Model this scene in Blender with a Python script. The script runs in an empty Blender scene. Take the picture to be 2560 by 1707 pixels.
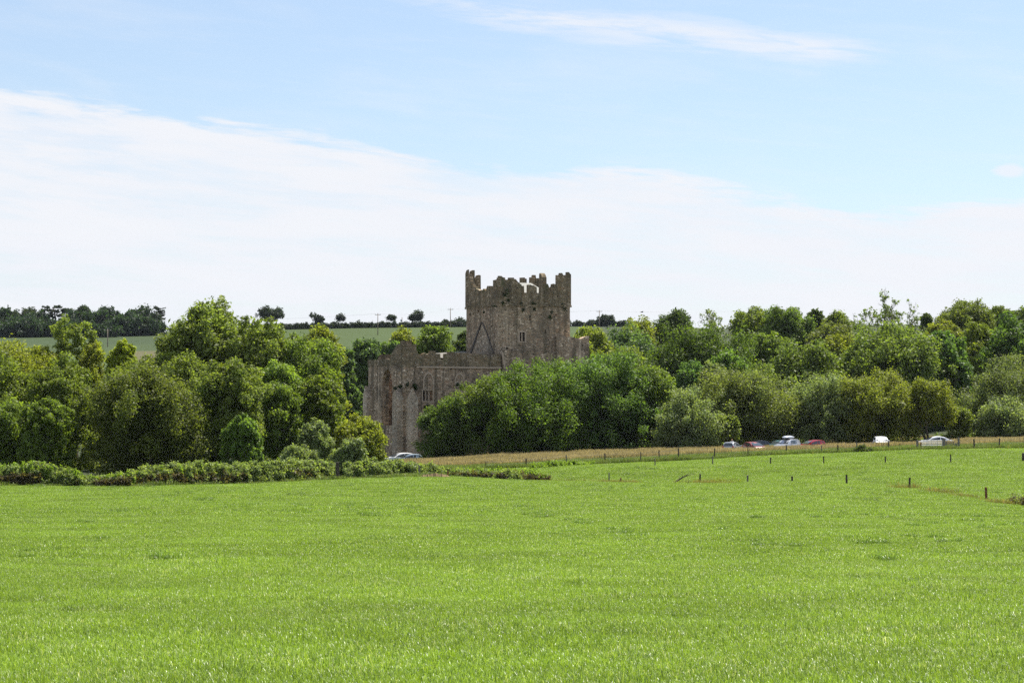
import bpy, bmesh, math, random
import numpy as np
from mathutils import Vector, Matrix
from mathutils.geometry import tessellate_polygon

sc = bpy.context.scene
col = sc.collection
R = math.radians

# ------------------------------------------------------------------ camera
F = 6000.0            # focal length in photograph pixels (2560 wide)
YH = 1060.0           # eye level row
ZC = 5.5              # camera height over datum
PITCH = math.atan((YH - 853.5) / F)
cam_d = bpy.data.cameras.new('camera')
cam = bpy.data.objects.new('camera', cam_d)
col.objects.link(cam)
cam.location = (0, 0, ZC)
cam.rotation_euler = (R(90) + PITCH, 0, 0)
cam_d.sensor_width = 36.0
cam_d.lens = 36.0 * F / 2560.0
cam_d.clip_start = 0.5
cam_d.clip_end = 12000
sc.camera = cam

# ------------------------------------------------------------------ light
SUN_EL, SUN_AZ = 59.5, 44.0        # azimuth measured clockwise from the view direction (+Y)
SKY_STRENGTH = 0.06
EXPOSURE = 1.15
vs = sc.view_settings
vs.view_transform = 'Standard'
vs.look = 'None'
vs.gamma = 1
vs.use_curve_mapping = False
vs.exposure = EXPOSURE

sun_d = bpy.data.lights.new('sun', 'SUN')
sun_d.energy = 5.0
sun_d.angle = R(0.53)
sun_d.color = (1.0, 0.95, 0.86)
sun = bpy.data.objects.new('sun', sun_d)
col.objects.link(sun)
sdir = Vector((math.sin(R(SUN_AZ)) * math.cos(R(SUN_EL)), math.cos(R(SUN_AZ)) * math.cos(R(SUN_EL)), math.sin(R(SUN_EL))))
sun.rotation_euler = sdir.to_track_quat('Z', 'Y').to_euler()
sun.location = sdir * 300

world = bpy.data.worlds.new('World')
sc.world = world
world.use_nodes = True


class NT:
    """tiny node helper"""
    def __init__(self, tree):
        self.t = tree
        self.n = tree.nodes
        self.l = tree.links

    def new(self, typ, **kw):
        nd = self.n.new(typ)
        for k, v in kw.items():
            setattr(nd, k, v)
        return nd

    def put(self, sock, v):
        if isinstance(v, bpy.types.NodeSocket):
            self.l.new(v, sock)
        elif v is not None:
            sock.default_value = v

    def math(self, op, a, b=None, c=None, clamp=False):
        nd = self.new('ShaderNodeMath', operation=op, use_clamp=clamp)
        self.put(nd.inputs[0], a)
        if b is not None:
            self.put(nd.inputs[1], b)
        if c is not None:
            self.put(nd.inputs[2], c)
        return nd.outputs[0]

    def smooth(self, x, lo, hi, a=0.0, b=1.0):
        nd = self.new('ShaderNodeMapRange', interpolation_type='SMOOTHSTEP')
        for i, v in enumerate((x, lo, hi, a, b)):
            self.put(nd.inputs[i], v)
        return nd.outputs[0]

    def mix(self, f, a, b, typ='MIX'):
        nd = self.new('ShaderNodeMix', data_type='RGBA', blend_type=typ)
        self.put(nd.inputs[0], f)
        self.put(nd.inputs[6], a)
        self.put(nd.inputs[7], b)
        return nd.outputs[2]

    def noise(self, vec, scale, detail=4, rough=0.55, dist=0.0):
        nd = self.new('ShaderNodeTexNoise')
        if vec is not None:
            self.put(nd.inputs['Vector'], vec)
        nd.inputs['Scale'].default_value = scale
        nd.inputs['Detail'].default_value = detail
        nd.inputs['Roughness'].default_value = rough
        nd.inputs['Distortion'].default_value = dist
        return nd.outputs[0]

    def comb(self, x, y, z):
        nd = self.new('ShaderNodeCombineXYZ')
        for i, v in enumerate((x, y, z)):
            self.put(nd.inputs[i], v)
        return nd.outputs[0]

    def vscale(self, vec, s):
        nd = self.new('ShaderNodeVectorMath', operation='MULTIPLY')
        self.put(nd.inputs[0], vec)
        nd.inputs[1].default_value = s
        return nd.outputs[0]


def rgb(r, g, b):
    return (r, g, b, 1.0)


def build_sky():
    w = NT(world.node_tree)
    w.n.clear()
    out = w.new('ShaderNodeOutputWorld')
    bg = w.new('ShaderNodeBackground')
    bg.inputs['Strength'].default_value = SKY_STRENGTH
    sky = w.new('ShaderNodeTexSky', sky_type='NISHITA')
    sky.sun_disc = False
    sky.sun_elevation = R(SUN_EL)
    sky.sun_rotation = R(SUN_AZ)
    sky.altitude = 40
    sky.air_density = 1.0
    sky.dust_density = 0.6
    sky.ozone_density = 2.0
    tc = w.new('ShaderNodeTexCoord')
    sep = w.new('ShaderNodeSeparateXYZ')
    w.put(sep.inputs[0], tc.outputs['Generated'])
    x, y, z = sep.outputs
    az = w.math('ARCTAN2', x, y)                       # radians, 0 = ahead
    el = w.math('ARCSINE', z)
    # angles measured in thousandths of a radian x 6 -> "u, v"
    u = w.math('MULTIPLY', az, 6.0)                    # -1.28 .. 1.28 ahead
    v = w.math('MULTIPLY', el, 6.0)                    # 0 .. 1.06
    # streaked coordinates following the gentle slope of the cloud bank
    vs_ = w.math('ADD', v, w.math('MULTIPLY', u, 0.09))
    vec = w.comb(w.math('MULTIPLY', u, 1.0), w.math('MULTIPLY', vs_, 5.5), 0.0)
    n1 = w.noise(vec, 1.6, 7, 0.6, 0.4)
    n2 = w.noise(w.comb(w.math('MULTIPLY', u, 1.0), w.math('MULTIPLY', vs_, 9.0), 3.7), 4.5, 6, 0.62, 0.3)
    # upper edge of the bank as a curve of azimuth
    fc = w.new('ShaderNodeFloatCurve')
    mapu = w.math('MULTIPLY_ADD', u, 0.5 / 1.6, 0.5, clamp=True)
    w.put(fc.inputs['Value'], mapu)
    pts = [(0.0, .845), (.1, .815), (.23, .765), (.35, .715), (.48, .672), (.60, .64), (.725, .555), (.79, .535), (.90, .56), (1.0, .56)]
    cu = fc.mapping.curves[0]
    while len(cu.points) < len(pts):
        cu.points.new(0.5, 0.5)
    for p, q in zip(cu.points, pts):
        p.location = q
    fc.mapping.update()
    edge = fc.outputs[0]
    d = w.math('SUBTRACT', edge, v)                    # >0 inside the bank
    dn = w.math('ADD', d, w.math('MULTIPLY_ADD', n1, 0.16, -0.08))
    dn = w.math('ADD', dn, w.math('MULTIPLY_ADD', n2, 0.10, -0.05))
    bank = w.smooth(dn, -0.015, 0.04)
    inner = w.smooth(w.math('ADD', w.math('MULTIPLY', n1, 0.6), w.math('MULTIPLY', n2, 0.4)), 0.36, 0.56, 0.68, 1.0)
    bank = w.math('MULTIPLY', bank, inner)
    # long thin streak high up
    line = w.math('SUBTRACT', v, w.math('MULTIPLY_ADD', u, -0.112, 1.015))
    line = w.math('ADD', line, w.math('MULTIPLY_ADD', n1, 0.10, -0.05))
    streak = w.math('SUBTRACT', 1.0, w.smooth(w.math('ABSOLUTE', line), 0.0, 0.072))
    ends = w.math('MULTIPLY', w.smooth(u, -0.55, 0.1), w.smooth(u, 1.1, 0.75))
    streak = w.math('MULTIPLY', w.math('MULTIPLY', streak, ends), w.smooth(n2, 0.30, 0.6, 0.28, 0.85))
    # faint veils elsewhere
    veil = w.math('MULTIPLY_ADD', w.smooth(n1, 0.45, 0.75), 0.16, 0.19)
    veil = w.math('ADD', veil, w.math('MULTIPLY', w.smooth(n2, 0.45, 0.8), 0.10))
    # one small puff at the right
    pu = w.math('MULTIPLY', w.math('SUBTRACT', u, 1.232), 1.0 / 0.055)
    pv = w.math('MULTIPLY', w.math('SUBTRACT', v, 0.620), 1.0 / 0.026)
    pr = w.math('SQRT', w.math('ADD', w.math('MULTIPLY', pu, pu), w.math('MULTIPLY', pv, pv)))
    pr = w.math('ADD', pr, w.math('MULTIPLY_ADD', n2, 1.2, -0.6))
    puff = w.math('MULTIPLY', w.smooth(pr, 1.0, 0.3), 0.8)
    m = w.math('MAXIMUM', w.math('MAXIMUM', bank, streak), w.math('MAXIMUM', veil, puff))
    m = w.math('MINIMUM', m, 1.0)
    k = 1.0 / SKY_STRENGTH
    cloud = w.mix(n1, rgb(0.378 * k, 0.395 * k, 0.432 * k), rgb(0.418 * k, 0.423 * k, 0.435 * k))
    back = w.smooth(y, 0.1, -0.7, 1.0, 2.0)
    cv = w.new('ShaderNodeVectorMath', operation='SCALE')
    w.put(cv.inputs[0], cloud)
    w.put(cv.inputs['Scale'], back)
    cloud = cv.outputs[0]
    blue = w.mix(1.0, sky.outputs[0], rgb(1.0, 1.045, 1.10), 'MULTIPLY')
    c = w.mix(m, blue, cloud)
    w.put(bg.inputs['Color'], c)
    w.l.new(bg.outputs[0], out.inputs[0])


build_sky()

sc.cycles.max_bounces = 6
sc.cycles.diffuse_bounces = 3
sc.cycles.glossy_bounces = 2
sc.cycles.transmission_bounces = 4
sc.cycles.transparent_max_bounces = 6
sc.cycles.volume_bounces = 0
sc.cycles.use_denoising = False
sc.cycles.denoiser = 'OPENIMAGEDENOISE'
sc.cycles.denoising_input_passes = 'RGB_ALBEDO_NORMAL'
sc.cycles.denoising_prefilter = 'ACCURATE'
sc.cycles.sample_clamp_direct = 8.0
sc.cycles.sample_clamp_indirect = 4.0
sc.cycles.pixel_filter_type = 'BLACKMAN_HARRIS'
sc.cycles.filter_width = 1.5

# ------------------------------------------------------------------ helpers
CP, SP = math.cos(PITCH), math.sin(PITCH)


def ray(px, py):
    cx = (px - 1280.0) / F
    cy = (853.5 - py) / F
    return Vector((cx, CP - cy * SP, SP + cy * CP))


def at(px, py, D):
    d = ray(px, py)
    return Vector((0, 0, ZC)) + d * (D / d.y)


def xat(px, D):
    return (px - 1280.0) / F * D / CP * 1.0


def tag(o, label=None, cat=None, group=None, kind=None):
    if label: o['label'] = label
    if cat: o['category'] = cat
    if group: o['group'] = group
    if kind: o['kind'] = kind
    return o


def empty(name, loc=(0, 0, 0), rz=0.0):
    o = bpy.data.objects.new(name, None)
    o.empty_display_size = 0.3
    col.objects.link(o)
    o.location = loc
    o.rotation_euler = (0, 0, rz)
    return o


def link(name, me, mat, parent=None, loc=None):
    o = bpy.data.objects.new(name, me)
    if mat is not None and len(me.materials) == 0:
        me.materials.append(mat)
    col.objects.link(o)
    if parent is not None:
        o.parent = parent
    if loc is not None:
        o.location = loc
    return o


class MB:
    def __init__(self):
        self.v = []
        self.f = []

    def add(self, vs_, fs):
        b = len(self.v)
        self.v += [tuple(p) for p in vs_]
        self.f += [tuple(i + b for i in f) for f in fs]

    def box(self, x0, x1, y0, y1, z0, z1):
        self.add([(x0, y0, z0), (x1, y0, z0), (x1, y1, z0), (x0, y1, z0), (x0, y0, z1), (x1, y0, z1), (x1, y1, z1), (x0, y1, z1)],
                 [(3, 2, 1, 0), (4, 5, 6, 7), (0, 1, 5, 4), (1, 2, 6, 5), (2, 3, 7, 6), (3, 0, 4, 7)])

    def tube(self, pts, rad, n=6, caps=True):
        pts = [Vector(p) for p in pts]
        if not hasattr(rad, '__len__'):
            rad = [rad] * len(pts)
        rings = []
        vs_ = []
        for i, p in enumerate(pts):
            t = (pts[min(i + 1, len(pts) - 1)] - pts[max(i - 1, 0)])
            if t.length < 1e-9:
                t = Vector((0, 0, 1))
            t.normalize()
            a = t.cross(Vector((0.13, 0.21, 0.97)) if abs(t.z) < 0.95 else Vector((1, 0.1, 0)))
            a.normalize()
            b = t.cross(a)
            rings.append(len(vs_))
            for k in range(n):
                th = 2 * math.pi * k / n
                vs_.append(p + (a * math.cos(th) + b * math.sin(th)) * rad[i])
        fs = []
        for i in range(len(pts) - 1):
            for k in range(n):
                k2 = (k + 1) % n
                fs.append((rings[i] + k, rings[i] + k2, rings[i + 1] + k2, rings[i + 1] + k))
        if caps:
            fs.append(tuple(rings[0] + k for k in reversed(range(n))))
            fs.append(tuple(rings[-1] + k for k in range(n)))
        self.add(vs_, fs)

    def slab(self, outer, holes, place, t0, t1):
        """polygon with holes in (s, z); place(s, t, z) gives the 3-D point; t0/t1 front and back"""
        loops = [outer] + list(holes)
        flat = [p for lp in loops for p in lp]
        if holes:
            bm = bmesh.new()
            bv = [bm.verts.new((p[0], p[1], 0)) for p in flat]
            es, q = [], 0
            for lp in loops:
                es += [bm.edges.new((bv[q + i], bv[q + (i + 1) % len(lp)])) for i in range(len(lp))]
                q += len(lp)
            bm.verts.index_update()
            bmesh.ops.triangle_fill(bm, use_beauty=True, use_dissolve=False, edges=es)
            tris = [[v.index for v in f_.verts] for f_ in bm.faces]
            bm.free()
        else:
            tris = tessellate_polygon([[Vector((p[0], p[1], 0)) for p in lp] for lp in loops])
        n = len(flat)
        vs_ = [place(s, t0, z) for s, z in flat] + [place(s, t1, z) for s, z in flat]
        fs = [tuple(t) for t in tris] + [tuple(i + n for i in reversed(t)) for t in tris]
        b = 0
        for lp in loops:
            m = len(lp)
            for i in range(m):
                j = (i + 1) % m
                fs.append((b + i, b + j, b + j + n, b + i + n))
            b += m
        self.add(vs_, fs)

    def build(self, name, mat, parent=None, smooth=False, loc=None, fix=True):
        me = bpy.data.meshes.new(name)
        me.from_pydata(self.v, [], self.f)
        if fix:
            bm = bmesh.new()
            bm.from_mesh(me)
            bmesh.ops.recalc_face_normals(bm, faces=bm.faces)
            bm.to_mesh(me)
            bm.free()
        if smooth:
            me.polygons.foreach_set('use_smooth', [True] * len(me.polygons))
        me.update()
        return link(name, me, mat, parent, loc)


def np_mesh(name, verts, faces, attrs=None, smooth=False):
    """verts (N,3) float, faces (M,k) int -> mesh; attrs {name: (domain, array)}"""
    me = bpy.data.meshes.new(name)
    nv, (nf, k) = len(verts), faces.shape
    me.vertices.add(nv)
    me.vertices.foreach_set('co', np.ascontiguousarray(verts, dtype=np.float32).ravel())
    me.loops.add(nf * k)
    me.loops.foreach_set('vertex_index', np.ascontiguousarray(faces, dtype=np.int32).ravel())
    me.polygons.add(nf)
    me.polygons.foreach_set('loop_start', np.arange(0, nf * k, k, dtype=np.int32))
    if smooth:
        me.polygons.foreach_set('use_smooth', np.ones(nf, dtype=bool))
    for an, (dom, arr) in (attrs or {}).items():
        a = me.attributes.new(an, 'FLOAT', dom)
        a.data.foreach_set('value', np.ascontiguousarray(arr, dtype=np.float32))
    me.update(calc_edges=True)
    return me


# ------------------------------------------------------------------ terrain
COLS = np.array([-1500, 0, 500, 900, 1100, 1300, 1650, 1850, 2000, 2300, 2560, 4200], float)
TAB = [  # depth, heights relative to the camera for each column
    (-80, [-1.2] * 12),
    (0, [-1.75] * 12),
    (27, [-2.9] * 12),
    (80, [-3.95] * 12),
    (130, [-4.75] * 9 + [-4.85, -4.95, -5.0]),
    (174, [-5.25] * 9 + [-5.45, -5.65, -5.7]),
    (205, [-5.45, -5.45, -5.45, -5.3, -5.25, -5.4, -5.5, -5.45, -5.4, -5.4, -5.3, -5.2]),
    (234, [-5.55, -5.55, -5.45, -5.2, -5.15, -5.55, -5.72, -5.6, -5.4, -5.0, -4.7, -4.5]),
    (258, [-5.5, -5.5, -5.45, -5.35, -5.3, -5.2, -4.5, -4.3, -4.26, -4.2, -3.95, -3.8]),
    (290, [-5.5, -5.5, -5.45, -5.4, -5.3, -4.95, -4.45, -4.0, -3.67, -3.1, -2.8, -2.4]),
    (318, [-5.5, -5.5, -5.5, -5.5, -5.3, -4.65, -3.95, -3.75, -3.62, -3.2, -2.6, -2.0]),
    (350, [-5.5, -5.6, -5.8, -5.8, -5.6, -4.7, -3.7, -3.45, -3.3, -2.7, -1.9, -1.0]),
    (420, [-4, -4, -4, -4, -3.5, -2.5, 0.5, 2.5, 4.0, 5.5, 6.0, 6.0]),
    (500, [0, 0, 0, 1.5, 3, 6, 11, 13.5, 15, 15.5, 16, 16]),
    (600, [7, 7, 8, 10, 11, 13.5, 19, 21, 22, 23, 24, 24]),
    (800, [22, 22.5, 23, 24, 24.5, 26, 30, 32, 33, 33, 33, 33]),
    (960, [34, 34, 34.5, 35.5, 36, 37, 38, 38, 38, 38, 38, 38]),
    (1050, [38.5, 39, 40.5, 42.0, 42.2, 42.5, 42, 41, 41, 41, 41, 41]),
    (1130, [42, 42, 42.5, 43, 43, 43, 42, 41, 41, 41, 41, 41]),
    (1300, [41, 41, 41, 41, 41, 41, 41, 40, 40, 40, 40, 40]),
    (2000, [20] * 12),
    (6000, [-20] * 12),
]
TD = np.array([t[0] for t in TAB], float)
TZ = np.array([t[1] for t in TAB], float)          # rows depth, cols u


def hermite(xk, yk, xq):
    """monotone-ish cubic interpolation, yk (n, m)"""
    h = np.diff(xk)[:, None]
    dl = np.diff(yk, axis=0) / h
    m = np.zeros_like(yk)
    m[0], m[-1] = dl[0], dl[-1]
    a, b = dl[:-1], dl[1:]
    w1 = 2 * h[1:] + h[:-1]
    w2 = h[1:] + 2 * h[:-1]
    with np.errstate(divide='ignore', invalid='ignore'):
        hm = (w1 + w2) / (w1 / a + w2 / b)
    m[1:-1] = np.where(a * b > 0, hm, 0)
    i = np.clip(np.searchsorted(xk, xq) - 1, 0, len(xk) - 2)
    t = ((xq - xk[i]) / (xk[i + 1] - xk[i]))[:, None]
    hh = (xk[i + 1] - xk[i])[:, None]
    t2, t3 = t * t, t * t * t
    return (2 * t3 - 3 * t2 + 1) * yk[i] + (t3 - 2 * t2 + t) * hh * m[i] + (-2 * t3 + 3 * t2) * yk[i + 1] + (t3 - t2) * hh * m[i + 1]


GD = np.concatenate([np.arange(-80, 400, 1.0), np.arange(400, 1400, 4.0), np.arange(1400, 6001, 100.0)])
GU = np.linspace(-1500, 4200, 115)
_rows = hermite(TD, TZ, GD)                        # (nd, 12)
GZ = np.stack([np.interp(GU, COLS, r) for r in _rows])
for _ in range(3):                                 # soften across columns
    GZ[:, 1:-1] = (GZ[:, :-2] + 2 * GZ[:, 1:-1] + GZ[:, 2:]) / 4


_VN = np.random.default_rng(99).uniform(-1, 1, (256, 256))


def vnoise(x, y):
    """smooth value noise, -1..1"""
    xi, yi = np.floor(x).astype(int), np.floor(y).astype(int)
    fx, fy = x - xi, y - yi
    fx, fy = fx * fx * (3 - 2 * fx), fy * fy * (3 - 2 * fy)
    q = lambda i, j: _VN[i % 256, j % 256]
    return (q(xi, yi) * (1 - fx) + q(xi + 1, yi) * fx) * (1 - fy) + (q(xi, yi + 1) * (1 - fx) + q(xi + 1, yi + 1) * fx) * fy


def ground(x, y):
    """absolute ground height, vectorised"""
    x = np.asarray(x, float)
    y = np.asarray(y, float)
    yy = np.maximum(y, 25.0)
    u = np.clip(1280 + x / yy * F, -1499, 4199)
    fu = (u - GU[0]) / (GU[1] - GU[0])
    iu = np.clip(fu.astype(int), 0, len(GU) - 2)
    tu = fu - iu
    d = np.clip(y, -79.9, 5999)
    idd = np.clip(np.searchsorted(GD, d) - 1, 0, len(GD) - 2)
    td = (d - GD[idd]) / (GD[idd + 1] - GD[idd])
    z = (GZ[idd, iu] * (1 - tu) + GZ[idd, iu + 1] * tu) * (1 - td) + (GZ[idd + 1, iu] * (1 - tu) + GZ[idd + 1, iu + 1] * tu) * td
    amp = np.clip((y - 20) / 60, 0, 1) * np.clip((330 - y) / 40, 0.3, 1)
    z = z + amp * (0.06 * vnoise(x * 0.10, y * 0.07) + 0.03 * vnoise(x * 0.25 + 17, y * 0.18 + 5))
    return z + ZC


def gz(x, y):
    return float(ground(np.array([x]), np.array([y]))[0])


# ------------------------------------------------------------------ materials
def material(name):
    m = bpy.data.materials.new(name)
    m.use_nodes = True
    t = NT(m.node_tree)
    bs = t.n['Principled BSDF']
    return m, t, bs


def simple(name, c, rough=0.7, metal=0.0, var=0.25, scale=3.0, spec=0.4, coat=0.0):
    m, t, bs = material(name)
    tc = t.new('ShaderNodeTexCoord')
    n = t.noise(tc.outputs['Object'], scale, 5, 0.6)
    lo = rgb(*[v * (1 - var) for v in c])
    hi = rgb(*[min(1, v * (1 + var)) for v in c])
    t.put(bs.inputs['Base Color'], t.mix(n, lo, hi))
    bs.inputs['Roughness'].default_value = rough
    bs.inputs['Metallic'].default_value = metal
    bs.inputs['Specular IOR Level'].default_value = spec
    bs.inputs['Coat Weight'].default_value = coat
    return m


def leaf_material():
    m, t, bs = material('leaf')
    oi = t.new('ShaderNodeObjectInfo')
    at1 = t.new('ShaderNodeAttribute', attribute_name='tint')
    at2 = t.new('ShaderNodeAttribute', attribute_name='hue')
    k = t.math('MULTIPLY_ADD', at1.outputs['Fac'], 1.0, 0.5)
    base = t.new('ShaderNodeVectorMath', operation='SCALE')
    t.put(base.inputs[0], oi.outputs['Color'])
    t.put(base.inputs['Scale'], k)
    yel = t.mix(1.0, base.outputs[0], rgb(1.22, 1.10, 0.65), 'MULTIPLY')
    c = t.mix(at2.outputs['Fac'], base.outputs[0], yel)
    t.put(bs.inputs['Base Color'], c)
    bs.inputs['Roughness'].default_value = 0.55
    bs.inputs['Specular IOR Level'].default_value = 0.2
    tr = t.new('ShaderNodeBsdfTranslucent')
    t.put(tr.inputs[0], t.mix(1.0, c, rgb(1.25, 1.35, 0.5), 'MULTIPLY'))
    mx = t.new('ShaderNodeMixShader')
    mx.inputs[0].default_value = 0.5
    t.l.new(bs.outputs[0], mx.inputs[1])
    t.l.new(tr.outputs[0], mx.inputs[2])
    t.l.new(mx.outputs[0], t.n['Material Output'].inputs[0])
    return m


def blade_material(name, low, high, dry, gloss=0.35, rough=0.3, trans=0.4, dry_glint_amt=0.12):
    """grass: 'h' 0 root .. 1 tip, 'tint' random per blade"""
    m, t, bs = material(name)
    h = t.new('ShaderNodeAttribute', attribute_name='h').outputs['Fac']
    ti = t.new('ShaderNodeAttribute', attribute_name='tint').outputs['Fac']
    geo = t.new('ShaderNodeNewGeometry')
    n = t.noise(geo.outputs['Position'], 0.22, 4, 0.6)
    n = t.smooth(n, 0.35, 0.68)
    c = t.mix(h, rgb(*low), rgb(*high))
    pn = t.smooth(t.noise(geo.outputs['Position'], 0.55, 5, 0.7), 0.42, 0.66)
    c = t.mix(t.math('MULTIPLY', t.smooth(ti, 1.0 - dry_glint_amt, 1.0 - dry_glint_amt * 0.5), t.math('MULTIPLY_ADD', pn, 0.85, 0.15)), c, rgb(*dry))  # dry blades; in the pasture their pale clumps also paint in sun glints
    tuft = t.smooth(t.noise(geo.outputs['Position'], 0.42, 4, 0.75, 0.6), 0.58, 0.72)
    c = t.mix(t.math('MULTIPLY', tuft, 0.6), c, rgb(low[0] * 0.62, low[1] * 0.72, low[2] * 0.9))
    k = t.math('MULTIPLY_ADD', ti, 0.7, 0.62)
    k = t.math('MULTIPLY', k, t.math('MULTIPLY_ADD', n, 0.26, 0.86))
    v = t.new('ShaderNodeVectorMath', operation='SCALE')
    t.put(v.inputs[0], c)
    t.put(v.inputs['Scale'], k)
    c = v.outputs[0]
    t.put(bs.inputs['Base Color'], c)
    bs.inputs['Roughness'].default_value = rough
    bs.inputs['Specular IOR Level'].default_value = gloss
    tr = t.new('ShaderNodeBsdfTranslucent')
    t.put(tr.inputs[0], t.mix(1.0, c, rgb(1.3, 1.25, 0.7), 'MULTIPLY'))
    mx = t.new('ShaderNodeMixShader')
    mx.inputs[0].default_value = trans
    t.l.new(bs.outputs[0], mx.inputs[1])
    t.l.new(tr.outputs[0], mx.inputs[2])
    t.l.new(mx.outputs[0], t.n['Material Output'].inputs[0])
    return m


def ground_material():
    m, t, bs = material('ground')
    ca = t.new('ShaderNodeVertexColor', layer_name='zone')
    geo = t.new('ShaderNodeNewGeometry')
    n = t.noise(geo.outputs['Position'], 0.35, 6, 0.62)
    n2 = t.noise(geo.outputs['Position'], 4.0, 5, 0.7)
    n3 = t.noise(t.vscale(geo.outputs['Position'], (0.02, 0.004, 0.02)), 1.0, 4, 0.6)
    k = t.math('MULTIPLY', t.math('MULTIPLY_ADD', n, 0.5, 0.75), t.math('MULTIPLY_ADD', n2, 0.7, 0.65))
    k = t.math('MULTIPLY', k, t.math('MULTIPLY_ADD', n3, 0.5, 0.75))
    v = t.new('ShaderNodeVectorMath', operation='SCALE')
    t.put(v.inputs[0], ca.outputs[0])
    t.put(v.inputs['Scale'], k)
    t.put(bs.inputs['Base Color'], v.outputs[0])
    bs.inputs['Roughness'].default_value = 0.9
    bs.inputs['Specular IOR Level'].default_value = 0.15
    return m


def stone_material(name, base, dark, light, moss_amt=0.25, stain=0.5):
    m, t, bs = material(name)
    tc = t.new('ShaderNodeTexCoord')
    o = tc.outputs['Object']
    wob = t.noise(o, 1.3, 3, 0.5)
    wv = t.new('ShaderNodeVectorMath', operation='ADD')
    t.put(wv.inputs[0], t.vscale(o, (2.2, 2.2, 4.6)))
    t.put(wv.inputs[1], t.comb(wob, wob, wob))
    vo = t.new('ShaderNodeTexVoronoi', feature='F1')
    t.put(vo.inputs['Vector'], wv.outputs[0])
    vo.inputs['Scale'].default_value = 1.0
    sepc = t.new('ShaderNodeSeparateColor')
    t.put(sepc.inputs[0], vo.outputs['Color'])
    ve = t.new('ShaderNodeTexVoronoi', feature='DISTANCE_TO_EDGE')
    t.put(ve.inputs['Vector'], wv.outputs[0])
    ve.inputs['Scale'].default_value = 1.0
    joint = t.smooth(ve.outputs['Distance'], 0.0, 0.08)
    c = t.mix(sepc.outputs[0], rgb(*dark), rgb(*base))
    c = t.mix(t.smooth(sepc.outputs[1], 0.70, 0.95), c, rgb(*light))
    # a few reddish stones
    c = t.mix(t.math('MULTIPLY', t.smooth(sepc.outputs[2], 0.75, 0.9), 0.55), c, rgb(base[0] * 0.85, base[1] * 0.68, base[2] * 0.62))
    c = t.mix(joint, t.mix(0.5, c, rgb(base[0] * 0.8, base[1] * 0.78, base[2] * 0.75)), c)
    fine = t.noise(o, 7.0, 5, 0.7)
    big = t.noise(o, 0.33, 5, 0.62)
    streak = t.noise(t.vscale(o, (1.0, 1.0, 0.07)), 1.1, 5, 0.62)
    c = t.mix(t.math('MULTIPLY', t.smooth(big, 0.48, 0.66), stain), c, rgb(dark[0] * 0.55, dark[1] * 0.55, dark[2] * 0.55))
    c = t.mix(t.math('MULTIPLY', t.smooth(streak, 0.50, 0.60), stain), c, rgb(dark[0] * 0.6, dark[1] * 0.62, dark[2] * 0.58))
    c = t.mix(t.math('MULTIPLY', t.smooth(streak, 0.46, 0.30), 0.6), c, rgb(*light))
    # ochre and green growth
    g1 = t.noise(t.vscale(o, (0.8, 0.8, 0.35)), 0.9, 6, 0.68)
    c = t.mix(t.math('MULTIPLY', t.smooth(g1, 0.56, 0.70), moss_amt * 2.2), c, rgb(0.075, 0.078, 0.028))
    g2 = t.noise(o, 0.55, 4, 0.6)
    c = t.mix(t.math('MULTIPLY', t.smooth(g2, 0.54, 0.66), moss_amt), c, rgb(0.17, 0.115, 0.05))
    # pale lichen dots
    lv = t.new('ShaderNodeTexVoronoi', feature='F1')
    t.put(lv.inputs['Vector'], o)
    lv.inputs['Scale'].default_value = 1.9
    lic = t.math('MULTIPLY', t.smooth(lv.outputs['Distance'], 0.16, 0.09), t.smooth(t.noise(o, 0.5, 3), 0.50, 0.62))
    c = t.mix(lic, c, rgb(0.55, 0.53, 0.47))
    # open joints and pock holes
    hv = t.new('ShaderNodeTexVoronoi', feature='F1')
    t.put(hv.inputs['Vector'], t.vscale(o, (1, 1, 1.3)))
    hv.inputs['Scale'].default_value = 0.95
    hole = t.math('MULTIPLY', t.smooth(hv.outputs['Distance'], 0.17, 0.11), 0.75)
    c = t.mix(hole, c, rgb(0.028, 0.025, 0.02))
    sc_ = t.new('ShaderNodeVectorMath', operation='SCALE')
    t.put(sc_.inputs[0], c)
    t.put(sc_.inputs['Scale'], t.math('MULTIPLY_ADD', fine, 0.7, 0.65))
    t.put(bs.inputs['Base Color'], sc_.outputs[0])
    bs.inputs['Roughness'].default_value = 0.92
    bs.inputs['Specular IOR Level'].default_value = 0.2
    bmp = t.new('ShaderNodeBump')
    bmp.inputs['Strength'].default_value = 0.7
    bmp.inputs['Distance'].default_value = 0.12
    t.put(bmp.inputs['Height'], t.math('ADD', joint, t.math('MULTIPLY', fine, 0.8)))
    t.put(bs.inputs['Normal'], bmp.outputs[0])
    return m


def paint(name, c, metal=0.0):
    m, t, bs = material(name)
    tc = t.new('ShaderNodeTexCoord')
    n = t.noise(tc.outputs['Object'], 1.3, 4, 0.6)
    t.put(bs.inputs['Base Color'], t.mix(n, rgb(*[v * 0.92 for v in c]), rgb(*[min(1, v * 1.05) for v in c])))
    t.put(bs.inputs['Roughness'], t.math('MULTIPLY_ADD', n, 0.12, 0.22))
    bs.inputs['Metallic'].default_value = metal
    bs.inputs['Coat Weight'].default_value = 0.6
    bs.inputs['Coat Roughness'].default_value = 0.08
    return m


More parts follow.
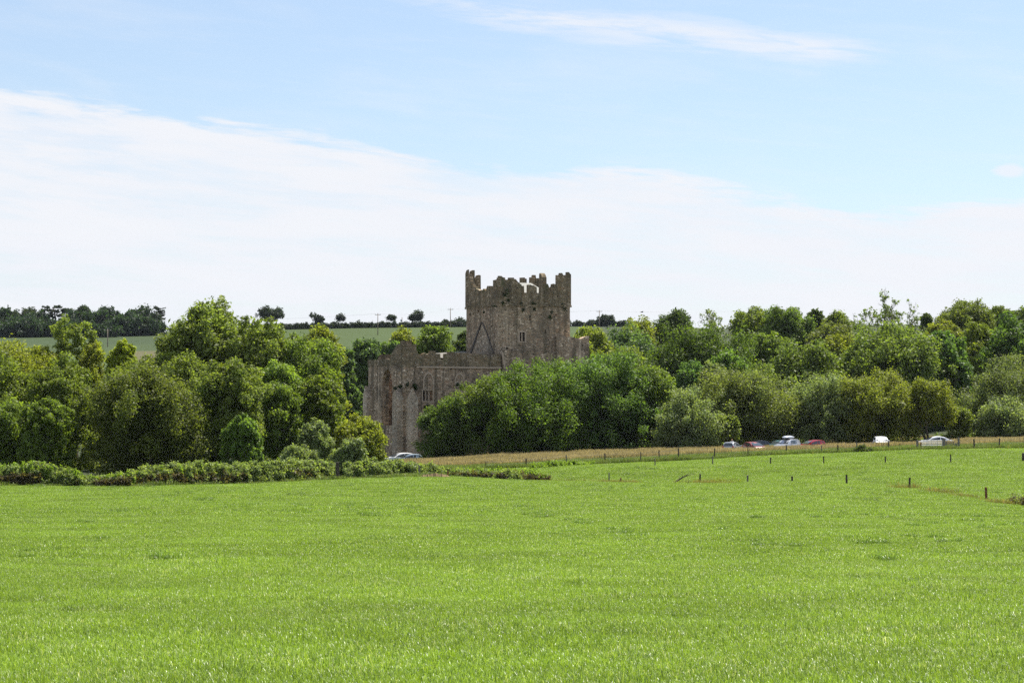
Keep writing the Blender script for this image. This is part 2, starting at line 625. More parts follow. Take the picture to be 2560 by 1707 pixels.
LEAF = leaf_material()
M = {
    'ground': ground_material(),
    'bark': simple('bark', (0.085, 0.07, 0.05), 0.9, var=0.5, scale=6),
    'palebark': simple('pale_bark', (0.20, 0.19, 0.16), 0.9, var=0.4, scale=6),
    'stone': stone_material('tower_stone', (0.37, 0.278, 0.178), (0.182, 0.143, 0.098), (0.55, 0.435, 0.305), 0.18, 0.58),
    'parapet': stone_material('parapet_stone', (0.245, 0.188, 0.108), (0.135, 0.108, 0.068), (0.40, 0.315, 0.215), 0.36, 0.6),
    'chancel': stone_material('chancel_stone', (0.425, 0.31, 0.20), (0.22, 0.168, 0.117), (0.63, 0.505, 0.365), 0.14, 0.85),
    'quoin': stone_material('buttress_stone', (0.56, 0.45, 0.325), (0.34, 0.275, 0.20), (0.66, 0.56, 0.43), 0.10, 0.35),
    'infill': stone_material('gable_infill_stone', (0.36, 0.285, 0.195), (0.20, 0.165, 0.12), (0.52, 0.43, 0.315), 0.10, 0.5),
    'trim': simple('dressed_stone', (0.36, 0.28, 0.20), 0.9, var=0.35, scale=2.5),
    'scar_shadow': simple('shadow_dark_moulding', (0.06, 0.05, 0.042), 0.85, var=0.5, scale=3),
    'roof': simple('pale_stone_flag_roof', (0.20, 0.20, 0.18), 0.8, var=0.25, scale=1.2),
    'flag': simple('weathered_roof_flags', (0.13, 0.12, 0.10), 0.85, var=0.45, scale=1.6),
    'shade_block': simple('interior_shade_block', (0.012, 0.011, 0.010), 0.95, var=0.3),
    'post_dark': simple('weathered_fence_wood', (0.055, 0.043, 0.033), 0.9, var=0.5, scale=8),
    'post_red': simple('rust_brown_fence_wood', (0.15, 0.055, 0.025), 0.9, var=0.45, scale=8),
    'post_grey': simple('grey_fence_wood', (0.16, 0.14, 0.115), 0.9, var=0.4, scale=8),
    'pole': simple('utility_pole_wood', (0.20, 0.16, 0.12), 0.9, var=0.3, scale=2),
    'wire': simple('galvanised_wire', (0.22, 0.22, 0.21), 0.8, 0.0, var=0.1, spec=0.1),
    'cable': simple('power_cable', (0.22, 0.22, 0.24), 0.6, var=0.1),
    'metal': simple('galvanised_steel', (0.55, 0.56, 0.55), 0.55, 0.2, var=0.2, scale=4),
    'hoop': simple('white_painted_tube', (0.75, 0.75, 0.73), 0.5, var=0.1),
    'soil': simple('bare_soil', (0.15, 0.105, 0.045), 0.95, var=0.5, scale=3),
    'glass': None, 'tyre': simple('tyre_rubber', (0.02, 0.02, 0.021), 0.8, var=0.2),
    'rim': simple('alloy_rim', (0.5, 0.5, 0.51), 0.35, 0.8, var=0.1),
    'lamp': simple('lamp_lens', (0.75, 0.76, 0.78), 0.12, var=0.05),
    'tail': simple('red_lamp_lens', (0.42, 0.02, 0.02), 0.15, var=0.1),
    'trimblack': simple('black_plastic_trim', (0.025, 0.025, 0.026), 0.5, var=0.2),
    'skin': simple('skin', (0.50, 0.30, 0.21), 0.55, var=0.12),
    'cloth': simple('white_shirt_cloth', (0.62, 0.62, 0.64), 0.85, var=0.15, scale=9),
    'jeans': simple('blue_trouser_cloth', (0.05, 0.07, 0.13), 0.9, var=0.25, scale=9),
    'hair': simple('red_brown_hair', (0.17, 0.065, 0.03), 0.6, var=0.4, scale=20),
    'feather': simple('black_feathers', (0.018, 0.018, 0.022), 0.7, var=0.3),
}
gm, gt, gb = material('car_glass')
gb.inputs['Base Color'].default_value = rgb(0.035, 0.045, 0.05)
gb.inputs['Roughness'].default_value = 0.04
gb.inputs['Specular IOR Level'].default_value = 0.5
gb.inputs['Coat Weight'].default_value = 0.15
gb.inputs['Coat Roughness'].default_value = 0.03
M['glass'] = gm

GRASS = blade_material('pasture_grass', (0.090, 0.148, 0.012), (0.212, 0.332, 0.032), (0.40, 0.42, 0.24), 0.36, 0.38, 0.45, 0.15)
LONG = blade_material('long_grass', (0.060, 0.105, 0.018), (0.150, 0.215, 0.040), (0.32, 0.25, 0.12), 0.3, 0.45, 0.4, 0.16)
HAY = blade_material('meadow_hay', (0.10, 0.135, 0.032), (0.32, 0.262, 0.150), (0.40, 0.32, 0.20), 0.25, 0.5, 0.4, 0.25)
DRY = blade_material('dry_grass', (0.12, 0.15, 0.022), (0.24, 0.225, 0.06), (0.28, 0.20, 0.085), 0.25, 0.5, 0.4, 0.3)


# ------------------------------------------------------------------ ground sheet
def build_ground():
    ys = np.concatenate([np.arange(-60, 20, 8.0), np.arange(20, 300, 1.5), np.arange(300, 420, 3.0), np.arange(420, 1400, 12.0), np.arange(1400, 6001, 230.0)])
    ss = np.linspace(-1, 1, 181)
    X = (45 + 0.50 * np.maximum(ys, 0))[:, None] * ss[None, :]
    Y = np.repeat(ys[:, None], len(ss), 1)
    Z = ground(X.ravel(), Y.ravel()).reshape(X.shape)
    V = np.stack([X, Y, Z], -1).reshape(-1, 3)
    ny, nx = X.shape
    i = (np.arange(ny - 1)[:, None] * nx + np.arange(nx - 1)[None, :]).ravel()
    Fc = np.stack([i, i + 1, i + nx + 1, i + nx], -1)
    me = np_mesh('ground', V, Fc, smooth=True)
    x, y = V[:, 0], V[:, 1]
    u = 1280 + x / np.maximum(y, 25) * F
    c = np.zeros((len(V), 4))
    c[:] = (0.066, 0.110, 0.010, 1)
    mead = (y > 286) & (u > 1040)
    c[mead] = (0.14, 0.135, 0.045, 1)
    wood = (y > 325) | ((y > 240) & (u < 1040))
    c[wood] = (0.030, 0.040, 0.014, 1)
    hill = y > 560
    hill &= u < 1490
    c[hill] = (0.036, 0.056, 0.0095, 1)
    strip = hill & (u < 480) & (u > 300) & (y < 840)
    c[strip] = (0.072, 0.066, 0.026, 1)
    strip2 = hill & (u < 480) & (y >= 840) & (y < 900)
    c[strip2] = (0.032, 0.050, 0.012, 1)
    far = hill & (u < 480) & (y >= 900)
    c[far] = (0.027, 0.044, 0.012, 1)
    ca = me.color_attributes.new('zone', 'FLOAT_COLOR', 'POINT')
    ca.data.foreach_set('color', c.astype(np.float32).ravel())
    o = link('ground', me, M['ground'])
    tag(o, kind='structure')
    return o


build_ground()


# ------------------------------------------------------------------ grass: tiles scattered by geometry nodes
def grass_tile(name, size, n, hmin, hmax, w, mat, seed, lean=0.6, seedhead=0.0, clumps=0):
    g = np.random.default_rng(seed)
    if clumps:
        cc = g.uniform(-size / 2, size / 2, (clumps, 2))
        k = g.integers(0, clumps, n)
        xy = cc[k] + g.normal(0, size * 0.07, (n, 2))
    else:
        xy = g.uniform(-size / 2, size / 2, (n, 2))
    h = g.uniform(hmin, hmax, n) * g.uniform(0.75, 1.0, n)
    az = g.uniform(0, 2 * np.pi, n)
    ln = lean * g.uniform(0.1, 1.0, n) ** 1.2
    ww = w * g.uniform(0.6, 1.3, n)
    d = np.stack([np.cos(az), np.sin(az)], -1)
    s = np.stack([-np.sin(az), np.cos(az)], -1)
    # twist the blade so its flat side is not always across the lean
    tw = g.uniform(-0.9, 0.9, n)
    s2 = s * np.cos(tw)[:, None] + d * np.sin(tw)[:, None]
    V = np.zeros((n, 7, 3))
    Hh = np.zeros((n, 7))
    prof = [(0.0, 0.0, 0.8), (0.42, 0.10, 1.0), (0.80, 0.48, 0.85 + seedhead)]
    for j, (tz, tl, tw_) in enumerate(prof):
        p = xy + d * (ln * h * tl)[:, None]
        z = h * tz * (1 - 0.25 * ln * tl)
        for sd in (0, 1):
            q = p + s2 * (ww * tw_ * (0.5 if sd else -0.5))[:, None]
            V[:, j * 2 + sd, :2] = q
            V[:, j * 2 + sd, 2] = z
            Hh[:, j * 2 + sd] = tz
    droop = np.clip(ln - 0.35, 0, 1)
    V[:, 6, :2] = xy + d * (ln * h * 1.05)[:, None]
    V[:, 6, 2] = h * (1.0 - 0.55 * droop) * (1 - 0.2 * ln)
    Hh[:, 6] = 1
    b = np.arange(n)[:, None] * 7
    q = np.concatenate([b + np.array([[0, 1, 3, 2]]), b + np.array([[2, 3, 5, 4]]), b + np.array([[4, 5, 6, 6]])])
    tri = np.concatenate([q[:, [0, 1, 2]], q[:2 * n][:, [0, 2, 3]]])
    tint = np.repeat(g.uniform(0, 1, n), 7)
    me = np_mesh(name, V.reshape(-1, 3), tri, {'h': ('POINT', Hh.ravel()), 'tint': ('POINT', tint)}, smooth=True)
    me.materials.append(mat)
    return bpy.data.objects.new(name, me)


def scatter(name, label, cat, pts, rot, scl, tiles, mat):
    cl = bpy.data.collections.new(name + '_tiles')
    for t in tiles:
        cl.objects.link(t)
    me = bpy.data.meshes.new(name)
    me.vertices.add(len(pts))
    me.vertices.foreach_set('co', pts.astype(np.float32).ravel())
    a = me.attributes.new('rot', 'FLOAT_VECTOR', 'POINT')
    a.data.foreach_set('vector', rot.astype(np.float32).ravel())
    a = me.attributes.new('scl', 'FLOAT', 'POINT')
    a.data.foreach_set('value', scl.astype(np.float32))
    a = me.attributes.new('idx', 'INT', 'POINT')
    a.data.foreach_set('value', np.random.default_rng(len(pts)).integers(0, len(tiles), len(pts)).astype(np.int32))
    me.update()
    o = link(name, me, mat)
    ng = bpy.data.node_groups.new(name, 'GeometryNodeTree')
    ng.interface.new_socket(name='Geometry', in_out='INPUT', socket_type='NodeSocketGeometry')
    ng.interface.new_socket(name='Geometry', in_out='OUTPUT', socket_type='NodeSocketGeometry')
    n = ng.nodes
    gi, go = n.new('NodeGroupInput'), n.new('NodeGroupOutput')
    ci = n.new('GeometryNodeCollectionInfo')
    ci.inputs['Collection'].default_value = cl
    ci.inputs['Separate Children'].default_value = True
    ci.inputs['Reset Children'].default_value = True
    ip = n.new('GeometryNodeInstanceOnPoints')
    ip.inputs['Pick Instance'].default_value = True

    def named(nm, dt):
        q = n.new('GeometryNodeInputNamedAttribute')
        q.data_type = dt
        q.inputs['Name'].default_value = nm
        return q.outputs['Attribute']
    L = ng.links
    L.new(gi.outputs[0], ip.inputs['Points'])
    L.new(ci.outputs[0], ip.inputs['Instance'])
    L.new(named('idx', 'INT'), ip.inputs['Instance Index'])
    L.new(named('rot', 'FLOAT_VECTOR'), ip.inputs['Rotation'])
    L.new(named('scl', 'FLOAT'), ip.inputs['Scale'])
    L.new(ip.outputs[0], go.inputs[0])
    md = o.modifiers.new('scatter', 'NODES')
    md.node_group = ng
    tag(o, label, cat, kind='stuff')
    return o


def grid_pts(y0, y1, step, margin, seed, keep=None):
    g = np.random.default_rng(seed)
    hw1 = y1 * 1310 / F * 1.03 + margin + 7
    rad = math.hypot(hw1, (y1 - y0) / 2) + step
    q = np.arange(-rad, rad, step)
    A, B = np.meshgrid(q, q)
    A = A + (np.arange(len(q)) % 2)[:, None] * step * .5
    A = A.ravel() + g.uniform(-.22, .22, A.size) * step
    B = B.ravel() + g.uniform(-.22, .22, B.size) * step
    th = R(31)
    p = np.stack([A * math.cos(th) - B * math.sin(th), A * math.sin(th) + B * math.cos(th) + (y0 + y1) / 2], -1)
    hw = p[:, 1] * 1280 / F * 1.03 + margin + 7
    p = p[(p[:, 1] > y0) & (p[:, 1] < y1) & (np.abs(p[:, 0]) < hw)]
    if keep is not None:
        u = 1280 + p[:, 0] / p[:, 1] * F
        p = p[keep(p[:, 0], p[:, 1], u)]
    z = ground(p[:, 0], p[:, 1])
    P = np.concatenate([p, z[:, None] - 0.005], 1)
    e = 0.4
    dx = (ground(p[:, 0] + e, p[:, 1]) - ground(p[:, 0] - e, p[:, 1])) / (2 * e)
    dy = (ground(p[:, 0], p[:, 1] + e) - ground(p[:, 0], p[:, 1] - e)) / (2 * e)
    rz = g.uniform(0, 2 * np.pi, len(p))
    # tilt to the slope (small angles), expressed before the spin about Z
    rx = dy * np.cos(rz) - dx * np.sin(rz)
    ry = -(dx * np.cos(rz) + dy * np.sin(rz))
    rot = np.stack([rx, ry, rz], -1)
    scl = g.uniform(0.85, 1.2, len(p))
    return P, rot, scl


def patch_scale(P, scl, a=0.18, f=1.0):
    x, y = P[:, 0] * f, P[:, 1] * f
    w = vnoise(x * 0.28, y * 0.28) + 0.6 * vnoise(x * 0.7 + 31, y * 0.7 + 7)
    return scl * (1 + a * w * 1.2)


FENCE_Y = lambda u: np.interp(u, [-400, 300, 800, 1000, 1120, 1500, 2000, 2115, 2272, 2463, 2700], [207, 210, 226, 234, 236, 234, 226, 215, 200, 174, 148])

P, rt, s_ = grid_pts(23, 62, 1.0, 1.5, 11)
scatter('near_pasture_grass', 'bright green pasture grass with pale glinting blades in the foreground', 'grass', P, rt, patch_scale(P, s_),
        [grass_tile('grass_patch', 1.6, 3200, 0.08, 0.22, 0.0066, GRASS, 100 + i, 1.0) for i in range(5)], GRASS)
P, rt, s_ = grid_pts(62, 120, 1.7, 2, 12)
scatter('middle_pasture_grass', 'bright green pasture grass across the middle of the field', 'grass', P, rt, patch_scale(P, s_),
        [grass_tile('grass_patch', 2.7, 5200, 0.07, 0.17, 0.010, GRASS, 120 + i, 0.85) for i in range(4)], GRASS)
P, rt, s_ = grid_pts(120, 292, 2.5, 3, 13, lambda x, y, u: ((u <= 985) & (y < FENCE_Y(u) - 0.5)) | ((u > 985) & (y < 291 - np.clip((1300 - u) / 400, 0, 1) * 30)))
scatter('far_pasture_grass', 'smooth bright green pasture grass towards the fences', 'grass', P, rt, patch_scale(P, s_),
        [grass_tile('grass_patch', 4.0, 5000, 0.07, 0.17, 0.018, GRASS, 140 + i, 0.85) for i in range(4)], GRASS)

TUFT = blade_material('grass_tuft', (0.050, 0.095, 0.010), (0.150, 0.255, 0.028), (0.40, 0.40, 0.22), 0.4, 0.35, 0.4, 0.10)
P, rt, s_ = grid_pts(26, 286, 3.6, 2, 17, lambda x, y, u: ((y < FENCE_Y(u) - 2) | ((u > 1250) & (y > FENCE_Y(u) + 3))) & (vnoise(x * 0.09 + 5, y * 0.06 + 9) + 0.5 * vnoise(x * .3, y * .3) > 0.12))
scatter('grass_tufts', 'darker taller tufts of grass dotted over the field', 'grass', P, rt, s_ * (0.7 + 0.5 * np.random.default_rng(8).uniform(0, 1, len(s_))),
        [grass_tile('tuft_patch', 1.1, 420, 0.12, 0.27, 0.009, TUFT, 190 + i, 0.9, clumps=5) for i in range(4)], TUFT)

REAR_Y = lambda u: np.interp(u, [1000, 1214, 1400, 1512, 1650, 2000, 2300, 2560, 2800], [268, 276, 283, 286, 288, 290, 290, 290, 290])
P, rt, s_ = grid_pts(262, 303, 1.3, 3, 14, lambda x, y, u: (u > 1020) & (y > REAR_Y(u) - 3) & (y < REAR_Y(u) + 10.5))
scatter('long_fence_grass', 'rough long green grass growing along the rear fence', 'grass', P, rt, patch_scale(P, s_),
        [grass_tile('long_grass_patch', 2.0, 1000, 0.26, 0.62, 0.020, LONG, 160 + i, 0.5, clumps=30) for i in range(3)], LONG)
P, rt, s_ = grid_pts(195, 245, 1.2, 3, 18, lambda x, y, u: (u < 1130) & (y > FENCE_Y(u) - 2.6 - 0.8 * vnoise(x * 0.3, y)) & (y < FENCE_Y(u) + 1.0))
scatter('hedge_foot_grass', 'rough longer grass growing along the foot of the bramble hedges', 'grass', P, rt, patch_scale(P, s_, 0.5),
        [grass_tile('hedge_grass_patch', 1.8, 420, 0.12, 0.42, 0.018, LONG, 200 + i, 0.6, clumps=16) for i in range(3)], LONG)
P, rt, s_ = grid_pts(275, 352, 1.6, 3, 15, lambda x, y, u: (u > 1010) & (y > REAR_Y(u) + 9) & ((u > 1060) | (y < 335)))
scatter('hay_meadow', 'tall pinkish brown hay meadow in front of the trees', 'grass', P, rt, patch_scale(P, s_, 0.12),
        [grass_tile('hay_patch', 2.3, 1500, 0.45, 0.90, 0.020, HAY, 170 + i, 0.35, seedhead=0.9, clumps=40) for i in range(3)], HAY)
P, rt, s_ = grid_pts(140, 245, 0.9, 3, 16, lambda x, y, u: (u > 1330) & (np.abs(y - FENCE_Y(u)) < 1.3 + 1.2 * np.sin(x * 0.7) + np.clip((u - 2150) / 130, 0, 4))
                     & ((u < 1600) | (u > 2230) | ((u > 1700) & (u < 1830))))
scatter('dry_fence_grass', 'straw brown dry grass along the front row of posts', 'grass', P, rt, patch_scale(P, s_, 0.5),
        [grass_tile('dry_grass_patch', 1.3, 80, 0.14, 0.42, 0.014, DRY, 180 + i, 0.6, clumps=14) for i in range(3)], DRY)


# ------------------------------------------------------------------ foliage
def leaves(clumps, n_total, leaf, g, up=0.25, shell=0.55, long=1.9, squash=1.0):
    """clumps (m,4) centre+radius -> rhombic leaf sprays as arrays"""
    r2 = clumps[:, 3] ** 2
    cnt = np.maximum(3, (n_total * r2 / r2.sum()).astype(int))
    k = np.repeat(np.arange(len(clumps)), cnt)
    n = len(k)
    d = g.normal(size=(n, 3))
    d[:, 2] += 0.25
    d /= np.linalg.norm(d, axis=1)[:, None]
    rr = clumps[k, 3] * np.abs(g.normal(0.5 * (shell + 1.05), 0.5 * (1.15 - shell) * .75, n))
    c = clumps[k, :3] + d * rr[:, None] * np.array([1, 1, squash])
    nr = d * 0.55 + g.normal(size=(n, 3)) * 0.55 + np.array([0, 0, up])
    nr /= np.linalg.norm(nr, axis=1)[:, None]
    t = np.cross(nr, g.normal(size=(n, 3)))
    t /= np.linalg.norm(t, axis=1)[:, None] + 1e-9
    b = np.cross(nr, t)
    s = leaf * g.uniform(0.55, 1.35, n)[:, None]
    V = np.stack([c - t * s * long * 0.5, c + b * s * 0.5, c + t * s * long * 0.5 + nr * s * -0.15, c - b * s * 0.5], 1)
    ctint = g.uniform(-0.17, 0.17, len(clumps))
    chue = g.uniform(-0.25, 0.25, len(clumps))
    tint = np.clip(0.5 + ctint[k] + g.normal(0, 0.2, n), 0, 1.2)
    hue = np.clip(0.35 + chue[k] + g.normal(0, 0.2, n), 0, 1)
    return V.reshape(-1, 3), tint, hue


def foliage_obj(name, clumps, n, leaf, color, g, parent=None, loc=None, **kw):
    V, tint, hue = leaves(clumps, n, leaf, g, **kw)
    Fc = np.arange(len(V)).reshape(-1, 4)
    me = np_mesh(name, V, Fc, {'tint': ('FACE', tint), 'hue': ('FACE', hue)})
    o = link(name, me, LEAF, parent, loc)
    o.color = (color[0], color[1], color[2], 1)
    return o


COLR = {
    'olive': (0.130, 0.170, 0.034), 'light': (0.148, 0.190, 0.048), 'yellow': (0.185, 0.212, 0.036), 'mid': (0.122, 0.172, 0.036),
    'blue': (0.090, 0.142, 0.056), 'grey': (0.170, 0.215, 0.105), 'dark': (0.070, 0.100, 0.028), 'far': (0.026, 0.048, 0.026),
    'ridge': (0.022, 0.034, 0.020), 'bramble': (0.185, 0.235, 0.092), 'nettle': (0.17, 0.25, 0.040), 'deadstem': (0.085, 0.072, 0.040), 'ivy': (0.03, 0.055, 0.016),
    'chest': (0.122, 0.168, 0.044),
}


def envelope(rx, ry, z0, z1, shape, g, m, cr, peak=None):
    """clump centres for a crown made of several overlapping sub-crowns; local, foot of the tree at 0"""
    H = z1 - z0
    if shape == 'cone':
        subs = [(0, 0, 1.0, 1.0, 1.0)]
    else:
        k = int(np.clip(round(3.0 + rx * 0.55), 4, 9))
        subs = [(g.uniform(-.18, .18) if peak is None else peak, g.uniform(-.3, .3), g.uniform(.55, .70), .62, 1.0)]
        for i in range(k):
            a = 2 * np.pi * (i + g.uniform(-.3, .3)) / k + 0.4
            q = g.uniform(.34, .56)
            sr = g.uniform(.44, .66)
            top = g.uniform(.72, .97) * (1 - 0.28 * max(0, abs(math.cos(a)) * q - .35))
            subs.append((math.cos(a) * q, math.sin(a) * q, sr, sr, top))
        for i in range(k // 2 + 1):          # low skirts and side boughs
            a = g.uniform(0, 6.28)
            subs.append((math.cos(a) * .68, math.sin(a) * .68, g.uniform(.26, .40), .3, g.uniform(.35, .65)))
    area = np.array([q[2] * (q[2] + .8 * q[4]) for q in subs])
    cnt = np.maximum(6, (m * area / area.sum()).astype(int))
    out = []
    for (cx, cy, sx, sy, top), n in zip(subs, cnt):
        d = g.normal(size=(n, 3))
        d[:, 2] = np.where(g.uniform(size=n) < .34, -np.abs(d[:, 2]), np.abs(d[:, 2]))
        d /= np.linalg.norm(d, axis=1)[:, None]
        P_ = 2.2
        sup = 1.0 / (np.abs(d) ** P_).sum(1) ** (1 / P_)
        rad = sup * (1 - 0.5 * g.uniform(0, 1, n) ** 2.0) * (1 + 0.10 * g.normal(size=n))
        X, Y, T = sx * rx, sy * ry, top * H
        if shape == 'umbrella':
            up = .62 * T
        elif shape == 'cone':
            up = .85 * T
        else:
            up = min(0.62 * T, 1.25 * X)
        cz = T - up
        dn = cz if shape == 'dome' else min(cz, up * (.45 if shape == 'umbrella' else .9))
        zz = d[:, 2] * rad
        p = np.zeros((n, 3))
        p[:, 0] = d[:, 0] * rad * X
        p[:, 1] = d[:, 1] * rad * Y
        if shape == 'cone':
            hor = np.clip(1.05 - np.maximum(zz, 0), 0.12, 1)
            p[:, 0] *= hor
            p[:, 1] *= hor
        if shape == 'dome':
            hn = np.hypot(d[:, 0], d[:, 1]) + 1e-6
            e = np.where(zz < 0, np.minimum(1.6, (1 / hn) * (0.78 + 0.2 * hn)), 1.0)
            p[:, 0] *= e
            p[:, 1] *= e
        p[:, 0] += cx * rx
        p[:, 1] += cy * ry
        p[:, 2] = cz + np.where(zz > 0, zz * up, zz * dn)
        out.append(p)
    p = np.concatenate(out)
    m = len(p)
    r = cr * g.uniform(0.5, 1.4, m) * np.where(g.uniform(size=m) < .12, .5, 1.0)
    lo, hi = np.percentile(p[:, 0] - r * .75, .6), np.percentile(p[:, 0] + r * .75, 99.4)
    p[:, 0] = (p[:, 0] - (lo + hi) / 2) * (2 * rx / (hi - lo))
    top = (p[:, 2] + r * .75).max()
    p[:, 2] *= H / top
    p[:, 2] = z0 + np.maximum(p[:, 2], r * 0.3)
    return np.concatenate([p, r[:, None]], 1)


def trunk_mesh(mb, H, r, crown_z0, rx, g, limbs=6, stems=1):
    for s in range(stems):
        ang = g.uniform(0, 6.28)
        off = 0 if stems == 1 else r * 1.2
        lean = Vector((math.cos(ang), math.sin(ang), 0)) * (0.05 if stems == 1 else 0.32) * H
        base = Vector((math.cos(ang) * off, math.sin(ang) * off, -0.4))
        top = base + lean + Vector((0, 0, H * 0.75))
        mid = base.lerp(top, 0.45) + Vector((g.normal() * 0.15, g.normal() * 0.15, 0))
        rr = r / (1 if stems == 1 else 1.5)
        mb.tube([base, base.lerp(mid, 0.2), mid, top], [rr * 1.35, rr, rr * 0.75, rr * 0.2], 7)
        for k in range(max(2, limbs // stems)):
            f = g.uniform(0.3, 0.85)
            a = g.uniform(0, 6.28)
            p0 = base.lerp(top, f)
            ln = rx * g.uniform(0.5, 0.85)
            p2 = p0 + Vector((math.cos(a) * ln, math.sin(a) * ln, ln * g.uniform(0.35, 0.9)))
            p1 = p0.lerp(p2, 0.5) + Vector((0, 0, -0.08 * ln))
            q = rr * (0.55 - 0.35 * f)
            mb.tube([p0, p1, p2], [q, q * 0.7, q * 0.2], 5)


def twigs(mb, p, d, ln, r, g, depth, tips):
    """recursive bare branching"""
    mid = p + d * ln * 0.5 + Vector((g.normal(), g.normal(), g.normal())) * ln * 0.06
    e = p + d * ln + Vector((g.normal(), g.normal(), g.normal())) * ln * 0.08
    mb.tube([p, mid, e], [r, r * 0.8, r * 0.55], 4 if depth < 3 else 5, caps=False)
    tips.append(e)
    if depth == 0:
        return
    for k in range(int(g.integers(2, 4))):
        nd = (d + Vector((g.normal(), g.normal(), g.normal() * 0.7 + 0.15)) * 0.55).normalized()
        twigs(mb, e if k < 2 else mid, nd, ln * g.uniform(0.6, 0.85), r * 0.64, g, depth - 1, tips)


_seed = [5]


def tree(name, label, cat, group, x0, x1, ytop, ybot, D, shape='round', colr='mid', leaf=0.22, n=12000, cr=None, depth=1.0,
         stems=1, m=None, long=1.9, shell=0.5, squash=1.0, bark='bark', peak=None):
    _seed[0] += 1
    g = np.random.default_rng(_seed[0] * 77 + 3)
    px = (x0 + x1) / 2
    X = at(px, ytop, D)
    zg = gz(X.x, D)
    rx = (x1 - x0) / 2 * D / F * (1.05 if shape == 'dome' and D < 700 else 1.0)
    z1 = X.z - zg
    z0 = 0.1 if ybot is None else max(0.1, at(px, ybot, D).z - zg)
    if z1 - z0 < 1.0:
        z0 = max(0.0, z1 - 1.0)
    root = empty(name, (X.x, D, zg))
    tag(root, label, cat, group)
    ry = min(rx * depth, 7.5)
    cr = cr or max(0.3, min(rx, z1 - z0) * 0.155 * g.uniform(0.85, 1.5))
    m = m or int(np.clip(2.4 * (rx * (z1 - z0) * 2 + rx * ry) / (cr * cr), 50, 520))
    cl = envelope(rx, ry, z0, z1, shape, g, m, cr, peak)
    foliage_obj('crown', cl, int(n * 3.2), leaf * 0.93, COLR[colr] if isinstance(colr, str) else colr, g, root, long=long, shell=shell, squash=squash)
    mb = MB()
    trunk_mesh(mb, z1 * 0.9, max(0.06, z1 * 0.022), z0, rx, g, stems=stems)
    mb.build('trunk', M[bark], root, smooth=True, fix=False)
    return root


def sparse_tree(name, label, cat, group, px, ytop, D, rx_px, colr, nleaf, leaf, bark='bark', depth=5, crown_frac=0.35, seed=1, rise=0.5, body=0):
    g = np.random.default_rng(seed)
    X = at(px, ytop, D)
    zg = gz(X.x, D)
    H = X.z - zg
    root = empty(name, (X.x, D, zg))
    tag(root, label, cat, group)
    mb = MB()
    tips = []
    base = Vector((0, 0, -0.3))
    fork = Vector((0, 0, H * crown_frac))
    mb.tube([base, fork], [H * 0.028, H * 0.02], 7)
    ln = H * (1 - crown_frac) * 0.33
    for k in range(5):
        a = k * 2.51 + g.uniform(-0.3, 0.3)
        d = Vector((math.cos(a) * g.uniform(0.5, 1.0), math.sin(a) * 0.7, g.uniform(rise, rise + 0.7))).normalized()
        twigs(mb, fork, d, ln, H * 0.019, g, depth - 1, tips)
    T = np.array([t[:] for t in tips])
    # fit the branches into the outline the photograph shows
    sx = (rx_px * D / F) / max(1e-3, np.percentile(np.abs(T[:, 0]), 97))
    sz = (H - fork.z) / max(1e-3, T[:, 2].max() - fork.z)
    fit = lambda p: (p[0] * sx, p[1] * sx, (fork.z + (p[2] - fork.z) * sz) if p[2] > fork.z else p[2])
    mb.v = [fit(p) if p[2] > fork.z * 1.001 else p for p in mb.v]
    mb.build('trunk', M[bark], root, smooth=True, fix=False)
    T = np.array([fit(p) for p in T])
    pick = T[g.integers(0, len(T), min(len(T), 900))]
    cl = np.concatenate([pick, g.uniform(0.15, 0.5, (len(pick), 1)) * (leaf / 0.2)], 1)
    if body:
        rb = rx_px * D / F
        c2 = envelope(rb, min(rb, 6), H * .12, H * .72, 'dome', g, 130, rb * .16)
        c2[:, 3] *= g.uniform(.6, 1.1, len(c2))
        cl = np.concatenate([cl, c2])
    foliage_obj('crown', cl, nleaf, leaf, COLR[colr], g, root, shell=0.1)
    return root


GL = 'trees and bushes left of the abbey'
GB = 'trees in the wood behind the abbey'
GC = 'willow thicket in front of the tower'
GRW = 'trees in the wood right of the abbey'
GH = 'trees of the dark far woodland'
GX = 'small trees along the ridge hedge'

